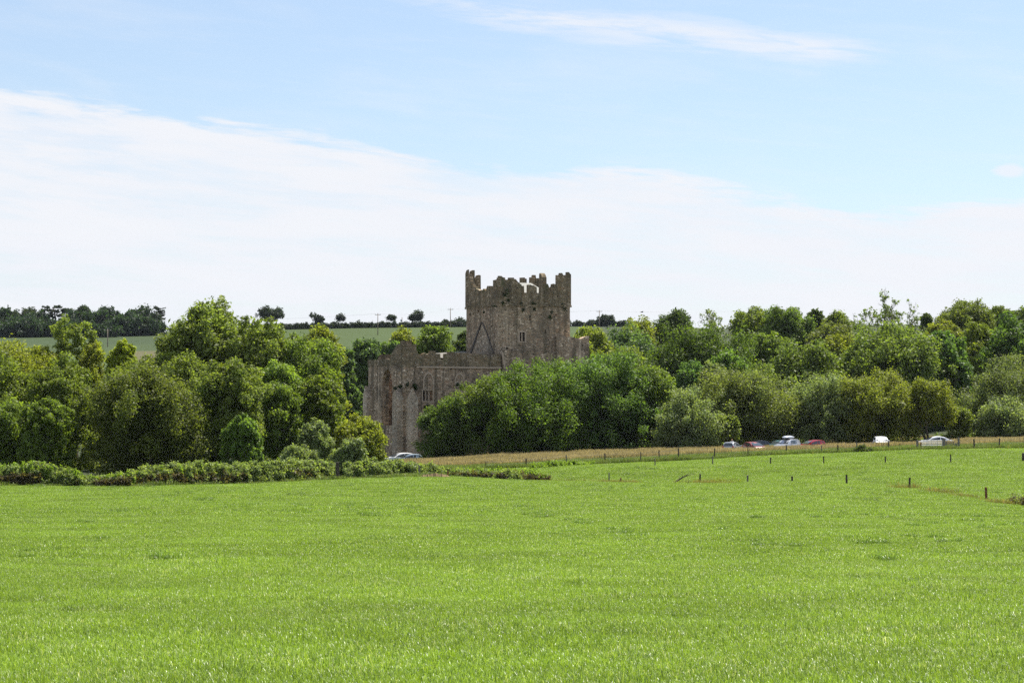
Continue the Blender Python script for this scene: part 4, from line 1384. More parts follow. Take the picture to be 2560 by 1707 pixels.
def build_tower():
    mb = MB()
    # openings in the right hand face
    zr = lambda x0, y0, x1, y1: square(rect(pa, (1140 + x0 / 6.031, 660 + y0 / 6.031, 1140 + x1 / 6.031, 660 + y1 / 6.031), 0.0))
    holesR = [zr(960, 1030, 1038, 1165), zr(1105, 775, 1126, 852), zr(1342, 985, 1356, 1055), zr(1532, 1098, 1576, 1142), zr(755, 1250, 790, 1285), zr(1012, 570, 1030, 592) if False else zr(850, 685, 868, 703),
              zr(655, 945, 672, 960), zr(795, 1045, 812, 1062), zr(860, 920, 878, 938), zr(920, 600 + 120, 936, 738), zr(1500, 760, 1520, 776)]
    outer = [(0, 0), (W, 0), (W, ZS), (0, ZS)]
    mb.slab(outer, holesR, PLA, 0.0, 1.2)
    zl = lambda x0, y0, x1, y1: square(rect(pb, (1140 + x0 / 6.031, 660 + y0 / 6.031, 1140 + x1 / 6.031, 660 + y1 / 6.031), 0.0))
    holesL = [zl(190, 625, 212, 655), zl(205, 745, 228, 780), zl(250, 740, 270, 775), zl(320, 690, 348, 735), zl(485, 1175, 505, 1200), zl(600, 650, 625, 680), zl(530, 925, 550, 950)]
    mb.slab([(1.2, 0), (WB, 0), (WB, ZS), (1.2, ZS)], [h for h in holesL if min(q[0] for q in h) > 1.35], PLB, 0.0, 1.2)
    mb.box(1.2, W, WB - 1.2, WB, 0, ZS)
    mb.box(W - 1.2, W, 1.2, WB - 1.2, 0, ZS)
    tw = mb.build('tower', M['stone'], ROOT)
    # near-black block added inside, stands for the shade seen through openings
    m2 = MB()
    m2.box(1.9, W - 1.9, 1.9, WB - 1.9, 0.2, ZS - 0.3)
    m2.build('interior_shade_block', M['shade_block'], tw)
    # twin light window frame: mullion and hood
    h = holesR[0]
    s0, s1, a, b = h[0][0], h[1][0], h[0][1], h[2][1]
    m3 = MB()
    m3.box((s0 + s1) / 2 - .09, (s0 + s1) / 2 + .09, .1, .45, a, b)
    m3.box(s0 - .22, s0 - .002, -.04, .3, a - .1, b + .2)
    m3.box(s1 + .002, s1 + .22, -.04, .3, a - .1, b + .2)
    m3.box(s0 - .001, s1 + .001, -.05, .3, b + .002, b + .25)
    m3.box(s0 - .2, s1 + .2, -.07, .3, a - .22, a - .102)
    m3.build('window', M['trim'], tw)
    # string course
    m4 = MB()
    e = .2
    m4.box(-e, W + e, -e, 0, ZS - .16, ZS + .14)
    m4.box(-e, W + e, WB, WB + e, ZS - .16, ZS + .14)
    m4.box(-e, 0, .001, WB - .001, ZS - .16, ZS + .14)
    m4.box(W, W + e, .001, WB - .001, ZS - .16, ZS + .14)
    m4.build('string_course', M['parapet'], tw)
    # parapets
    o = .13
    z0 = ZS + .14
    m5 = MB()
    Lp = z2([(640, 232), (625, 230), (600, 236), (557, 245), (556, 345), (527, 345), (525, 360), (507, 357), (505, 330), (470, 330), (458, 368), (452, 400), (440, 402), (436, 385), (414, 376), (410, 372),
             (395, 400), (372, 390), (366, 405), (345, 395), (330, 380), (318, 385), (300, 372), (296, 345), (262, 342), (258, 312), (232, 310), (228, 262), (212, 258), (206, 200), (198, 196), (196, 154), (131, 148)])
    Sp = [(min(b, WB + o), z) for b, z in [pb(x, y, -o) for x, y in z2([(198, 152), (181, 149), (180, 84), (158, 96), (146, 122), (131, 149)])]]
    m5.slab([(Sp[0][0], Sp[0][1] - .3)] + Sp + [(WB + o - .001, Sp[-1][1] - .3)], [], PLB, -o - .002, -o + .2)
    pl = [pb(x, y, -o) for x, y in Lp]
    bmax = WB + o
    pl = [(min(b, bmax), z) for b, z in pl]
    pl[-1] = (bmax, pl[-1][1])
    pl[0] = (0.4, pl[0][1])
    m5.slab([(0.4, z0)] + pl + [(bmax, z0)], [], PLB, -o, .42)
    Rp = z2([(640, 205), (646, 203), (650, 178), (690, 180), (706, 200), (741, 205), (745, 236), (800, 235), (801, 205), (873, 205), (881, 226), (905, 230), (925, 258), (940, 276), (962, 286), (966, 302), (988, 305),
             (990, 330), (1026, 330), (1030, 432), (1085, 432), (1086, 312), (1135, 311), (1138, 325), (1172, 320), (1200, 340), (1218, 348), (1220, 436), (1268, 437), (1270, 352), (1309, 346), (1310, 310), (1346, 306), (1350, 298),
             (1386, 300), (1400, 335), (1412, 375), (1420, 408), (1428, 408), (1431, 346), (1445, 340), (1449, 302), (1480, 295), (1490, 305), (1520, 303), (1521, 166), (1564, 165), (1570, 135), (1600, 135), (1617, 160), (1620, 186),
             (1640, 185), (1642, 166), (1671, 165), (1673, 122), (1706, 122), (1716, 140), (1722, 160)])
    pr = [pa(x, y, -o) for x, y in Rp]
    pr[0] = (-o, pr[0][1])
    pr[-1] = (W + o, pr[-1][1])
    m5.slab([(-o, z0)] + pr + [(W + o, z0)], [], PLA, -o, .398)
    # far parapets (their inner sides show over the near ones)
    zlow = pa(1300, 741, 0)[1]
    bk = z2([(375, 340), (373, 170), (345, 164), (320, 172), (308, 205), (284, 208), (283, 95), (255, 92), (236, 104), (226, 120), (216, 182)])
    cb = [pa(x, y, WB + o - .8) for x, y in bk]
    cb = [(max(a, .43), z) for a, z in cb]
    m_ = z2([(980, 300), (980, 205), (1035, 203), (1046, 220), (1067, 224), (1067, 300)])
    mm = [pa(x, y, WB + o - .8) for x, y in m_]
    q_ = z2([(1124, 300), (1125, 200), (1160, 195), (1164, 165), (1200, 166), (1210, 215), (1250, 212)])
    qq = [pa(x, y, WB + o - .8) for x, y in q_]
    line = [(.43, cb[-1][1])] + list(reversed(cb)) + [(cb[0][0] + .02, zlow)] + [(mm[0][0] - .02, zlow)] + mm + [(mm[-1][0] + .02, zlow), (qq[0][0] - .02, zlow)] + qq + [(W + o, qq[-1][1])]
    line2 = [line[0]]
    for p in line[1:]:
        if p[0] > line2[-1][0] - 1e-6:
            line2.append((max(p[0], line2[-1][0]), p[1]))
    line2 = [(min(a, W + o), z) for a, z in line2]
    m5.slab([(.43, z0)] + line2 + [(W + o, z0)], [], PLA, WB + o - .8, WB + o - .2)
    # right far wall, running along b at a = W
    r_ = z2([(1250, 212), (1252, 150), (1264, 137), (1280, 160), (1295, 200), (1297, 330)])
    rr = [pb(x, y, W + o - .8) for x, y in r_]
    rr = [(min(b, WB + o - .81), z) for b, z in rr]
    rr = sorted(rr, key=lambda p: -p[0])
    m5.slab([(WB + o - .81, z0)] + rr + [(rr[-1][0] - .05, zlow), (.72, zlow), (.72, z0)], [], PLB, W + o - .79, W + o)
    m5.build('parapet', M['parapet'], tw)
    # pale hipped roof inside the parapet
    m6 = MB()
    zr_ = pa(1140 + 1000 / 6.031, 660 + 284 / 6.031, WB * .5)[1]
    ze = zr_ - 2.9
    x0, x1, y0, y1 = 1.0, W - .95, 1.0, WB - 1.0
    ym = WB * .5
    xr0, xr1 = pa(1140 + 940 / 6.031, 710, ym)[0] - 1.0, pa(1140 + 1130 / 6.031, 710, ym)[0]
    v = [(x0, y0, ze), (x1, y0, ze), (x1, y1, ze), (x0, y1, ze), (xr0, ym, zr_), (xr1, ym, zr_)]
    m6.add(v, [(0, 1, 5, 4), (1, 2, 5), (2, 3, 4, 5), (3, 0, 4), (3, 2, 1, 0)])
    m6.build('roof', M['roof'], tw)
    # old roof line: projecting stone moulding in an A shape on the left face
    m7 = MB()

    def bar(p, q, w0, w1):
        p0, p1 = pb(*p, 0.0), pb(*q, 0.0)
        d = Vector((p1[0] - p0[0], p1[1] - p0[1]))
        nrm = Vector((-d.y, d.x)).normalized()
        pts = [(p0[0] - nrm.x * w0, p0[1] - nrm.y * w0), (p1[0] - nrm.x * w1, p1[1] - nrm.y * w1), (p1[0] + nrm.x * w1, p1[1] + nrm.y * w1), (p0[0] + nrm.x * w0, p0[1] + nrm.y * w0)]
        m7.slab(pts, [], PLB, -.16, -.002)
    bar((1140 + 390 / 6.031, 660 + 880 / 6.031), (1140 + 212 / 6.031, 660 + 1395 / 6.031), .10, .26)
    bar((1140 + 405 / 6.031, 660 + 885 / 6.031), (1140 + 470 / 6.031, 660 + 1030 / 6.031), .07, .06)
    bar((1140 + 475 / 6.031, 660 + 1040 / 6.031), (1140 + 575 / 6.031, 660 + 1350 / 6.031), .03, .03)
    scar = m7.build('roof_scar', M['scar_shadow'], tw)  # dark tone paints in the shadow line of the moulding
    m8 = MB()
    tri = [pb(1140 + x / 6.031, 660 + y / 6.031, 0.0) for x, y in [(222, 1395), (392, 900), (410, 900), (470, 1040), (572, 1350)]]
    m8.slab(tri, [], PLB, -.035, -.002)
    m8.build('blocked_gable', M['infill'], tw)
    # tufts rooted in the masonry
    g = np.random.default_rng(77)
    cl = []
    for (x, y, r, fn) in [(1165, 600, .45, 'R'), (1180, 680, .25, 'R'), (1630, 680, .4, 'R'), (1600, 610, .3, 'R'), (1415, 800, .3, 'R'), (760, 400, .5, 'R'), (730, 470, .45, 'R'), (780, 550, .35, 'R'), (700, 590, .3, 'R'), (985, 600, .3, 'R'), (1010, 690, .25, 'R'),
                          (200, 645, .2, 'L'), (610, 630, .3, 'L'), (425, 720, .2, 'L'), (1440, 730, .2, 'R')]:
        px, py = 1140 + x / 6.031, 660 + y / 6.031
        if fn == 'R':
            a, z = pa(px, py, -o if y < 610 else 0)
            cl.append((a, -o - .02 if y < 610 else -.05, z, r))
        else:
            b, z = pb(px, py, 0)
            cl.append((-.05, b, z, r))
    for q in cl:
        foliage_obj('wall_plant', np.array([q]), 60, .16, COLR['ivy'], g, tw, shell=.1)
    return tw


build_tower()

B0 = -0.9           # near side wall plane of the wing
AE = pa(1007, 1000, B0)[0]          # end wall plane
BF = pb(921, 1000, AE)[0]           # far side


def arch(s0, s1, zs, zsp, zt, n=6):
    """pointed opening polygon"""
    c = (s0 + s1) / 2
    pts = [(s0, zs), (s1, zs), (s1, zsp)]
    for i in range(1, n):
        t = i / n
        pts.append((s1 + (c - s1) * (1 - math.cos(t * math.pi / 2)) ** 1.0, zsp + (zt - zsp) * math.sin(t * math.pi / 2)))
    pts.append((c, zt))
    for i in range(n - 1, 0, -1):
        t = i / n
        pts.append((s0 + (c - s0) * (1 - math.cos(t * math.pi / 2)) ** 1.0, zsp + (zt - zsp) * math.sin(t * math.pi / 2)))
    pts.append((s0, zsp))
    return pts


def gabled(mb, u0, u1, v0, v1, ztop, zsh, along):
    """buttress with a gabled head; u is the width axis, v the projection"""
    um = (u0 + u1) / 2
    poly = [(u0, 0), (u1, 0), (u1, zsh), (um, ztop), (u0, zsh)]
    mb.slab(poly, [], along, v0, v1)


def build_wing():
    # ---- side wall: string level, parapet profile
    zc = pa(1150, 918.5, B0)[1]
    mb = MB()
    win = square(rect(pa, (1057, 976.5, 1081.5, 1002), B0))
    small = [square(rect(pa, (900 + x0 / 4.9, 840 + y0 / 4.9, 900 + x1 / 4.9, 840 + y1 / 4.9), B0)) for x0, y0, x1, y1 in [(1105, 395, 1130, 412), (715, 840, 732, 858), (1000, 372, 1030, 390)][:2]]
    a_end = 0.0
    mb.slab([(AE, 0), (a_end, 0), (a_end, zc), (AE, zc)], [win] + small, PLA, B0, B0 + 1.1)
    # end wall with tall pointed window
    jl, jr = pb(955, 1062, AE)[0], pb(980.5, 1062, AE)[0]
    zsill = pb(966, 1063, AE)[1]
    zspr = pb(966, 965, AE)[1]
    zapx = pb(966, 924, AE)[1]
    ew = arch(min(jl, jr), max(jl, jr), zsill, zspr, zapx)
    prof = [(B0 + 1.1, pb(1000, 903, AE)[1])]
    zfl = pb(950, 914, AE)[1]
    mb.slab([(B0 + 1.1, 0), (BF, 0), (BF, zfl), (B0 + 1.1, zfl)], [ew], PLB, AE, AE + 1.1)
    # far side wall and gable against the tower
    mb.box(AE + 1.1, 0, BF - 1.1, BF, 0, zc)
    wing = mb.build('chancel', M['chancel'], ROOT)
    # near-black block added as interior shade, stops light through the wall holes
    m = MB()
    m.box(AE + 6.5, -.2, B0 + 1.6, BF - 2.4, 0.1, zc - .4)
    m.build('interior_shade_block', M['shade_block'], wing)
    # ---- end parapet with raised shoulder, and the corner turret
    mp = MB()
    top = [pb(x, y, AE - .08) for x, y in z3([(450, 116), (440, 125), (400, 190), (380, 230), (368, 262), (362, 286), (300, 282), (220, 290), (140, 288)])]
    top = [(max(b, B0 + 2.0), z) for b, z in top]
    top[-1] = (BF + .08, top[-1][1])
    mp.slab([(B0 + 2.0, zfl)] + [(B0 + 2.0, top[0][1])] + top + [(BF + .08, zfl)], [], PLB, AE - .08, AE + .75)
    # side parapet
    sp = [(680, 190), (688, 195), (700, 180), (708, 200), (716, 236), (762, 238), (766, 215), (800, 205), (812, 225), (860, 212), (862, 182), (924, 182), (928, 215), (984, 216), (986, 284), (1036, 285), (1038, 216), (1082, 214), (1086, 192), (1300, 205)]
    sp = z3(sp)
    sp += [(900 + 1372 / 4.9, 884), (1216, 886), (1220, 892), (1236, 892), (1238, 885), (1253, 885)]
    ps = [pa(x, y, B0 - .06) for x, y in sp]
    a1 = AE + 2.1
    ps = [(a, z) for a, z in ps if a > a1 + .03]
    ps[-1] = (a_end, ps[-1][1])
    mp.slab([(a1, zc)] + [(a1, ps[0][1])] + ps + [(a_end, zc)], [], PLA, B0 - .06, B0 + .6)
    # far parapet: low broken
    zf = pa(1120, 886, BF - .6)[1]
    mp.slab([(AE + 1.5, zc), (AE + 1.5, zf - .5), (-14, zf - .5), (-14, zf - .1), (-11, zf - .1), (-11, zf - .6), (-9, zf - .6), (-9, zf), (-5, zf), (-5, zf - .6), (0, zf - .5), (0, zc)], [], PLA, BF - .6, BF)
    mp.build('parapet', M['parapet'], wing)
    # corner turret
    mt = MB()
    zt = pa(1020, 863.5, B0 - .05)[1]
    mt.box(AE - .05, AE + 2.1, B0 - .05, B0 + 2.0, zc + .001, zt)
    zt2 = pa(1020, 851.5, B0 + .3)[1]
    a0_, a1_ = pa(1007.5, 858, B0 + .3)[0], pa(1029.5, 858, B0 + .3)[0]
    mt.box(AE - .14, AE + 2.18, B0 - .14, B0 + 2.1, zt + .001, zt + .16)
    mt.box(a0_ + .2, a1_, B0 + .3, B0 + 1.8, zt + .161, zt2)
    mt.build('turret', M['parapet'], wing)
    # cornice
    mc = MB()
    mc.box(AE + 2.101, a_end, B0 - .22, B0 - .001, zc - .12, zc + .12)
    mc.build('cornice', M['trim'], wing)
    # low pitched flag roof behind the parapet
    mr = MB()
    ym = (B0 + BF) / 2
    zr = pa(1150, 877.5, ym)[1]
    aw = pa(1160, 877, ym)[0]
    ze = zr - 1.25
    v = [(AE + 6.5, B0 + .75, ze), (aw, B0 + .75, ze), (aw, ym, zr), (AE + 6.5, ym, zr - .5), (aw, BF - .7, ze), (AE + 6.5, BF - .7, ze)]
    mr.add(v, [(0, 1, 2, 3), (3, 2, 4, 5), (1, 0, 5, 4), (0, 3, 5), (1, 4, 2)])
    mr.build('roof', M['flag'], wing)
    # buttresses with pointed heads
    zp = pb(990, 970, AE - .9)[1]
    for nm, args in (('buttress', (B0 + .0, B0 + 2.0, AE - .9, AE - .003, zp, zp - 1.5, PLB)), ('buttress', (BF - 1.4, BF + .1, AE - .85, AE - .003, zp + .5, zp - 1.2, PLB)),
                     ('buttress', (AE + .55, AE + 2.05, B0 - .9, B0 - .003, zp, zp - 1.6, PLA))):
        m = MB()
        gabled(m, *args)
        u0, u1, v0, v1 = args[:4]
        # plinth step and offset
        pl = args[6]
        m.slab([(u0 - .12, 0), (u1 + .12, 0), (u1 + .12, 1.6), (u0 - .12, 1.6)], [], pl, v0 - .14, v0 - .003)
        m.build(nm, M['quoin'], wing)
    # plinth
    m = MB()
    m.box(AE + 2.3, 0, B0 - .15, B0 - .003, 0, 1.35)
    m.build('plinth', M['chancel'], wing)
    # three light window with mullions
    s0, s1, a, b = win[0][0], win[1][0], win[0][1], win[2][1]
    m = MB()
    for k in (1, 2):
        c = s0 + (s1 - s0) * k / 3
        m.box(c - .08, c + .08, B0 + .12, B0 + .4, a, b)
    m.box(s0 - .2, s1 + .2, B0 - .05, B0 + .3, b + .002, b + .2)
    m.box(s0 - .2, s1 + .2, B0 - .06, B0 + .3, a - .2, a - .002)
    m.box(s0 - .16, s0 - .002, B0 - .03, B0 + .3, a - .001, b + .001)
    m.box(s1 + .002, s1 + .16, B0 - .03, B0 + .3, a - .001, b + .001)
    m.build('window', M['trim'], wing)
    # blocked pointed arches: raised moulded outlines with pale infill
    for (x0, x1, yb, ys, yt) in [(1057, 1084, 975, 955, 929), (1136, 1161, 985, 955, 931), (1212, 1234, 985, 958, 934)]:
        p0, p1 = pa(x0, yb, B0)[0], pa(x1, yb, B0)[0]
        zz = [pa(x0, q, B0)[1] for q in (yb, ys, yt)]
        outer = arch(p0, p1, zz[0], zz[1], zz[2])
        inner = arch(p0 + .16, p1 - .16, zz[0] + .05, zz[1], zz[2] - .3)
        m = MB()
        m.slab(outer, [inner], PLA, B0 - .11, B0 - .003)
        o_ = m.build('blocked_arch', M['trim'], wing)
        m = MB()
        m.slab(inner, [], PLA, B0 - .03, B0 - .002)
        m.build('infill', M['chancel'], o_)
    # ivy on the buttress heads
    g = np.random.default_rng(78)
    cl = []
    for (x, y, r) in [(580, 600, .3), (665, 600, .45), (670, 640, .4), (655, 680, .25), (430, 640, .25), (490, 620, .3), (1190, 595, .35), (830, 860, .2), (800, 870, .25)]:
        a, z = pa(900 + x / 4.9, 840 + y / 4.9, B0)
        cl.append((a, B0 - .1, z, r))
    for q in cl:
        foliage_obj('wall_plant', np.array([q]), 80, .16, COLR['ivy'], g, wing, shell=.1)
    # sill rubble of the big window
    # ---- transept stub and nave wall right of the tower
    m = MB()
    zt = pa(1275, 876, -1.15)[1]
    aR = pa(1391, 860, -1.5)[0]
    m.slab([(.15, 0), (aR - .002, 0), (aR - .002, zt - .2), (aR * .75, zt - .35), (aR * .6, zt - .05), (aR * .4, zt - .1), (aR * .3, zt), (.15, zt)], [], PLA, -1.15, -.21)
    tr = m.build('transept', M['stone'], ROOT)
    m = MB()
    p0, p1 = pa(1256, 880, -1.4), pa(1262, 922, -1.4)
    m.slab([(p0[0] - .1, p0[1]), (p0[0] + .16, p0[1]), (p1[0] + .16, p1[1]), (p1[0] - .1, p1[1])], [], PLA, -1.45, -1.155)
    m.build('weather_moulding', M['trim'], tr)
    m = MB()
    aE = pa(1473, 860, -1.5)[0]
    tops = [pa(x, y, -1.5) for x, y in [(1391, 842), (1410, 841), (1428, 842), (1440, 845), (1452, 847), (1462, 842), (1473, 840)]]
    tops[0] = (aR, tops[0][1]); tops[-1] = (aE, tops[-1][1])
    m.slab([(aR, 0)] + [(aE, 0)] + list(reversed(tops)), [], PLA, -1.5, -.21)
    m.slab([(W + .21, 0), (aE - .002, 0), (aE - .002, tops[-1][1] - .5), (W + .21, tops[-1][1] - .3)], [], PLA, 3.2, 4.2)
    m.box(aE - 1.0, aE - .003, -.208, 3.198, 0, tops[-1][1] - .4)
    m.build('nave_wall', M['chancel'], ROOT)


build_wing()


# ------------------------------------------------------------------ cars
PROF = {
    'hatch': [(-.5, .40), (-.495, .58), (-.46, .72), (-.40, .93), (-.30, .99), (-.12, 1.0), (.02, .97), (.10, .90), (.24, .66), (.36, .62), (.455, .55), (.495, .45), (.5, .36)],
    'sedan': [(-.5, .42), (-.495, .60), (-.44, .67), (-.36, .70), (-.22, .93), (-.12, .99), (-.02, 1.0), (.08, .95), (.13, .88), (.25, .66), (.38, .60), (.465, .52), (.495, .43), (.5, .34)],
    'mpv': [(-.5, .40), (-.495, .62), (-.475, .80), (-.45, .95), (-.36, .995), (-.1, 1.0), (.04, .98), (.12, .89), (.27, .63), (.38, .58), (.46, .50), (.495, .42), (.5, .33)],
}


def car(label, px, D, heading, style, L, Wd, H, paint_mat, cat='car', roofbox=False, group='cars parked in the hay meadow', name='parked_car'):
    x = xat(px, D)
    z = gz(x, D)
    root = empty(name, (x, D, z), heading)
    tag(root, label, cat, group)
    pr = PROF[style]
    xs = np.array([p[0] for p in pr]) * L
    zs = np.array([p[1] for p in pr]) * H
    belt = .62 * H
    zb = .20
    hw = Wd / 2

    def ring(xx, zt):
        e = abs(xx / L) * 2
        w = hw * (1 - .10 * max(0, e - .72) / .28 * 1.6)
        bl = min(belt, zt - .02)
        f = max(0, (zt - belt) / (H - belt))
        wr = w * (1 - .05 - .19 * f)
        return [(w * .86, zb), (w, zb + .14), (w * 1.0, (zb + bl) / 2), (w * .985, bl - .05), (w * .955, bl), (wr, zt - .045 if zt > bl + .06 else zt - .008), (wr * .82, zt), (0, zt + .012 + .02 * f)]
    rings = [ring(a, b) for a, b in zip(xs, zs)]
    mb = MB()
    n = len(rings[0])
    vs_ = []
    for a, rg in zip(xs, rings):
        vs_ += [(a, y, q) for y, q in rg] + [(a, -y, q) for y, q in reversed(rg[:-1])]
    k = 2 * n - 1
    fs = []
    for i in range(len(xs) - 1):
        for j in range(k):
            j2 = (j + 1) % k
            fs.append((i * k + j, i * k + j2, (i + 1) * k + j2, (i + 1) * k + j))
    fs.append(tuple(range(k)))
    fs.append(tuple((len(xs) - 1) * k + j for j in reversed(range(k))))
    mb.add(vs_, fs)
    body = mb.build('body', paint_mat, root, smooth=True)
    md = body.modifiers.new('edge', 'EDGE_SPLIT')
    md.split_angle = R(38)
    # glazing
    idx = [i for i in range(len(xs)) if zs[i] > belt + .03]
    i0, i1 = idx[0], idx[-1]

    def pane(nm, quad, off=.012):
        q = [Vector(p) for p in quad]
        nn = (q[1] - q[0]).cross(q[3] - q[0])
        nn.normalize()
        c = (q[0] + q[1] + q[2] + q[3]) / 4
        if nn.dot(c - Vector((0, 0, .8))) < 0:
            nn = -nn
        m = MB()
        top = [c + (p - c) * .96 + nn * off for p in q]
        bot = [p - nn * (off + .01) for p in top]
        m.add(top + bot, [(0, 1, 2, 3), (7, 6, 5, 4), (0, 4, 5, 1), (1, 5, 6, 2), (2, 6, 7, 3), (3, 7, 4, 0)])
        return m.build(nm, M['glass'], root)

    def P3(i, j, s=1):
        return Vector((xs[i], s * rings[i][j][0], rings[i][j][1]))
    # windscreen: from the hood joint up to the roof
    top_i = max(i for i in idx if zs[i] > .94 * H)
    base_i = i1 + 1
    a0, b0 = P3(base_i, 5), P3(top_i, 6)
    a1, b1 = P3(base_i, 5, -1), P3(top_i, 6, -1)
    pane('windscreen', [a0.lerp(b0, .06), a1.lerp(b1, .06), a1.lerp(b1, .94), a0.lerp(b0, .94)], .03)
    rt = min(i for i in idx if zs[i] > .92 * H)
    rb = max(0, i0 - 1)
    a0, b0 = P3(rb, 5), P3(rt, 6)
    a1, b1 = P3(rb, 5, -1), P3(rt, 6, -1)
    pane('rear_window', [a0.lerp(b0, .10), a1.lerp(b1, .10), a1.lerp(b1, .92), a0.lerp(b0, .92)], .03)
    xa, xb, xm = xs[i0] + .10 * L * .5, xs[i1] - .02 * L, (xs[i0] + xs[i1]) / 2 - .01 * L

    def side_pt(xx, f, s):
        zt = np.interp(xx, xs, zs)
        rg = ring(xx, zt)
        p, q = rg[4], rg[5]
        y = p[0] + (q[0] - p[0]) * f
        zq = p[1] + (q[1] - p[1]) * f
        return Vector((xx, s * y, zq))
    for s in (1, -1):
        for (u0, u1) in ((xa, xm - .03), (xm + .03, xb)):
            pane('side_window', [side_pt(u0, .06, s), side_pt(u1, .06, s), side_pt(u1 if u1 < xb else u1 - .03 * L, .90, s), side_pt(u0 if u0 > xa else u0 + .05 * L, .90, s)], .012)
    # mirrors
    for s in (1, -1):
        m = MB()
        p = side_pt(xb - .02 * L, .08, s)
        m.box(p.x - .06, p.x + .07, p.y + s * .03 if s > 0 else p.y - .22, p.y + .22 if s > 0 else p.y - .03, p.z + .0, p.z + .15)
        m.build('wing_mirror', paint_mat, root)
    # lamps
    for s in (1, -1):
        m = MB()
        y0, y1 = sorted((s * hw * .55, s * hw * .86))
        zf = float(np.interp(.455 * L, xs, zs))
        m.box(.455 * L, .50 * L + .015, y0, y1, zf - .26, zf - .10)
        m.build('headlight', M['lamp'], root)
        m = MB()
        y0, y1 = sorted((s * hw * .70, s * hw * .90))
        m.box(-.50 * L - .012, -.47 * L, y0, y1, .50 * H, .64 * H)
        m.build('tail_light', M['tail'], root)
    # wheels
    for wx in (.31, -.29):
        for s in (1, -1):
            we = MB()
            r = .32
            yc = s * (hw - .10)
            for (ra, rb_, ya, yb_) in ((r, r, -.11, .11),):
                we.tube([(wx * L, yc - .11, r), (wx * L, yc + .12 * 1, r)], r, 18)
            ww = we.build('wheel', M['tyre'], root)
            m = MB()
            m.tube([(wx * L, yc + s * .09, r), (wx * L, yc + s * .135, r)], r * .62, 12)
            m.build('rim', M['rim'], ww)
    # black lower trim
    m = MB()
    m.box(.49 * L, .50 * L + .03, -hw * .7, hw * .7, .24, .38)
    m.build('grille', M['trimblack'], root)
    if roofbox:
        bx = empty('roof_box', root.matrix_basis @ Vector((-.06 * L, 0, H)), heading)
        tag(bx, 'long silver roof box on top of the silver people carrier', 'roof box')
        m = MB()
        pts = [(-.95, .0, .30, .12), (-.9, .26, .38, .04), (-.3, .36, .40, .0), (.5, .34, .40, .0), (.95, .22, .36, .03), (1.12, .10, .24, .06)]
        vs2, k2 = [], 8
        for (xx, hh, hw2, bz) in pts:
            hh = max(hh, bz + .08)
            ringp = [(hw2, bz + .03), (hw2 * 1.02, (bz + hh) / 2), (hw2 * .85, hh - .03), (hw2 * .4, hh), (-hw2 * .4, hh), (-hw2 * .85, hh - .03), (-hw2 * 1.02, (bz + hh) / 2), (-hw2, bz + .03)]
            vs2 += [(xx, y, q + .10) for y, q in ringp]
        f2 = []
        for i in range(len(pts) - 1):
            for j in range(k2):
                f2.append((i * k2 + j, i * k2 + (j + 1) % k2, (i + 1) * k2 + (j + 1) % k2, (i + 1) * k2 + j))
        f2 += [tuple(range(k2)), tuple((len(pts) - 1) * k2 + j for j in reversed(range(k2)))]
        m.add(vs2, f2)
        m.build('shell', PAINT['greybox'], bx, smooth=True)
        for xx in (-.5, .5):
            m = MB()
            m.box(xx - .04, xx + .04, -.6, .6, .02, .075)
            m.box(xx - .05, xx + .05, -.56, -.48, -.06, .019)
            m.box(xx - .05, xx + .05, .48, .56, -.06, .019)
            m.build('crossbar', M['trimblack'], bx)
    return root


PAINT = {'silver': paint('silver_paint', (0.36, 0.375, 0.41), .5), 'red': paint('red_paint', (0.27, 0.012, 0.026)), 'maroon': paint('faded_red_paint', (0.26, 0.06, 0.06)), 'black': paint('dark_paint', (0.03, 0.032, 0.04), .2),
         'teal': paint('teal_paint', (0.07, 0.16, 0.17), .3), 'white': paint('white_paint', (0.80, 0.80, 0.80)), 'greybox': paint('grey_box_plastic', (0.45, 0.48, 0.54)), 'iceblue': paint('ice_blue_paint', (0.42, 0.52, 0.60), .4)}
# heading: rotation about Z of the car's nose (+X local)
car('silver hatchback seen from behind, leftmost car in the hay meadow', 1830, 317, R(68), 'hatch', 4.0, 1.72, 1.46, PAINT['silver'])
car('dark saloon half hidden behind the dull red car', 1895, 327, R(200), 'sedan', 4.4, 1.75, 1.50, PAINT['black'])
car('dull red car facing the camera, in front of the dark saloon', 1884, 314, R(-68), 'hatch', 4.0, 1.72, 1.46, PAINT['maroon'])
car('teal car mostly hidden behind the silver people carrier', 1944, 326, R(-110), 'hatch', 4.0, 1.7, 1.44, PAINT['teal'])
car('silver people carrier with a roof box, facing the camera', 1967, 316, R(-128), 'mpv', 4.5, 1.82, 1.70, PAINT['silver'], roofbox=True)
car('bright red hatchback parked side on, right of the people carrier', 2028, 318, R(-150), 'hatch', 3.9, 1.70, 1.50, PAINT['red'])
car('white van like car facing the camera alone in the meadow', 2201, 316, R(-90), 'mpv', 4.3, 1.80, 1.72, PAINT['white'])
car('white saloon parked side on behind the metal gate', 2337, 318, R(-176), 'sedan', 4.9, 1.80, 1.50, PAINT['white'])
GA = 'cars parked at the foot of the abbey'
car('white car roof showing over the meadow at the foot of the abbey', 1000, 347, R(-158), 'hatch', 4.3, 1.75, 1.56, PAINT['white'], group=GA)
car('ice blue car in front of the white car by the abbey', 1024, 341, R(-168), 'hatch', 3.9, 1.70, 1.36, PAINT['iceblue'], group=GA)


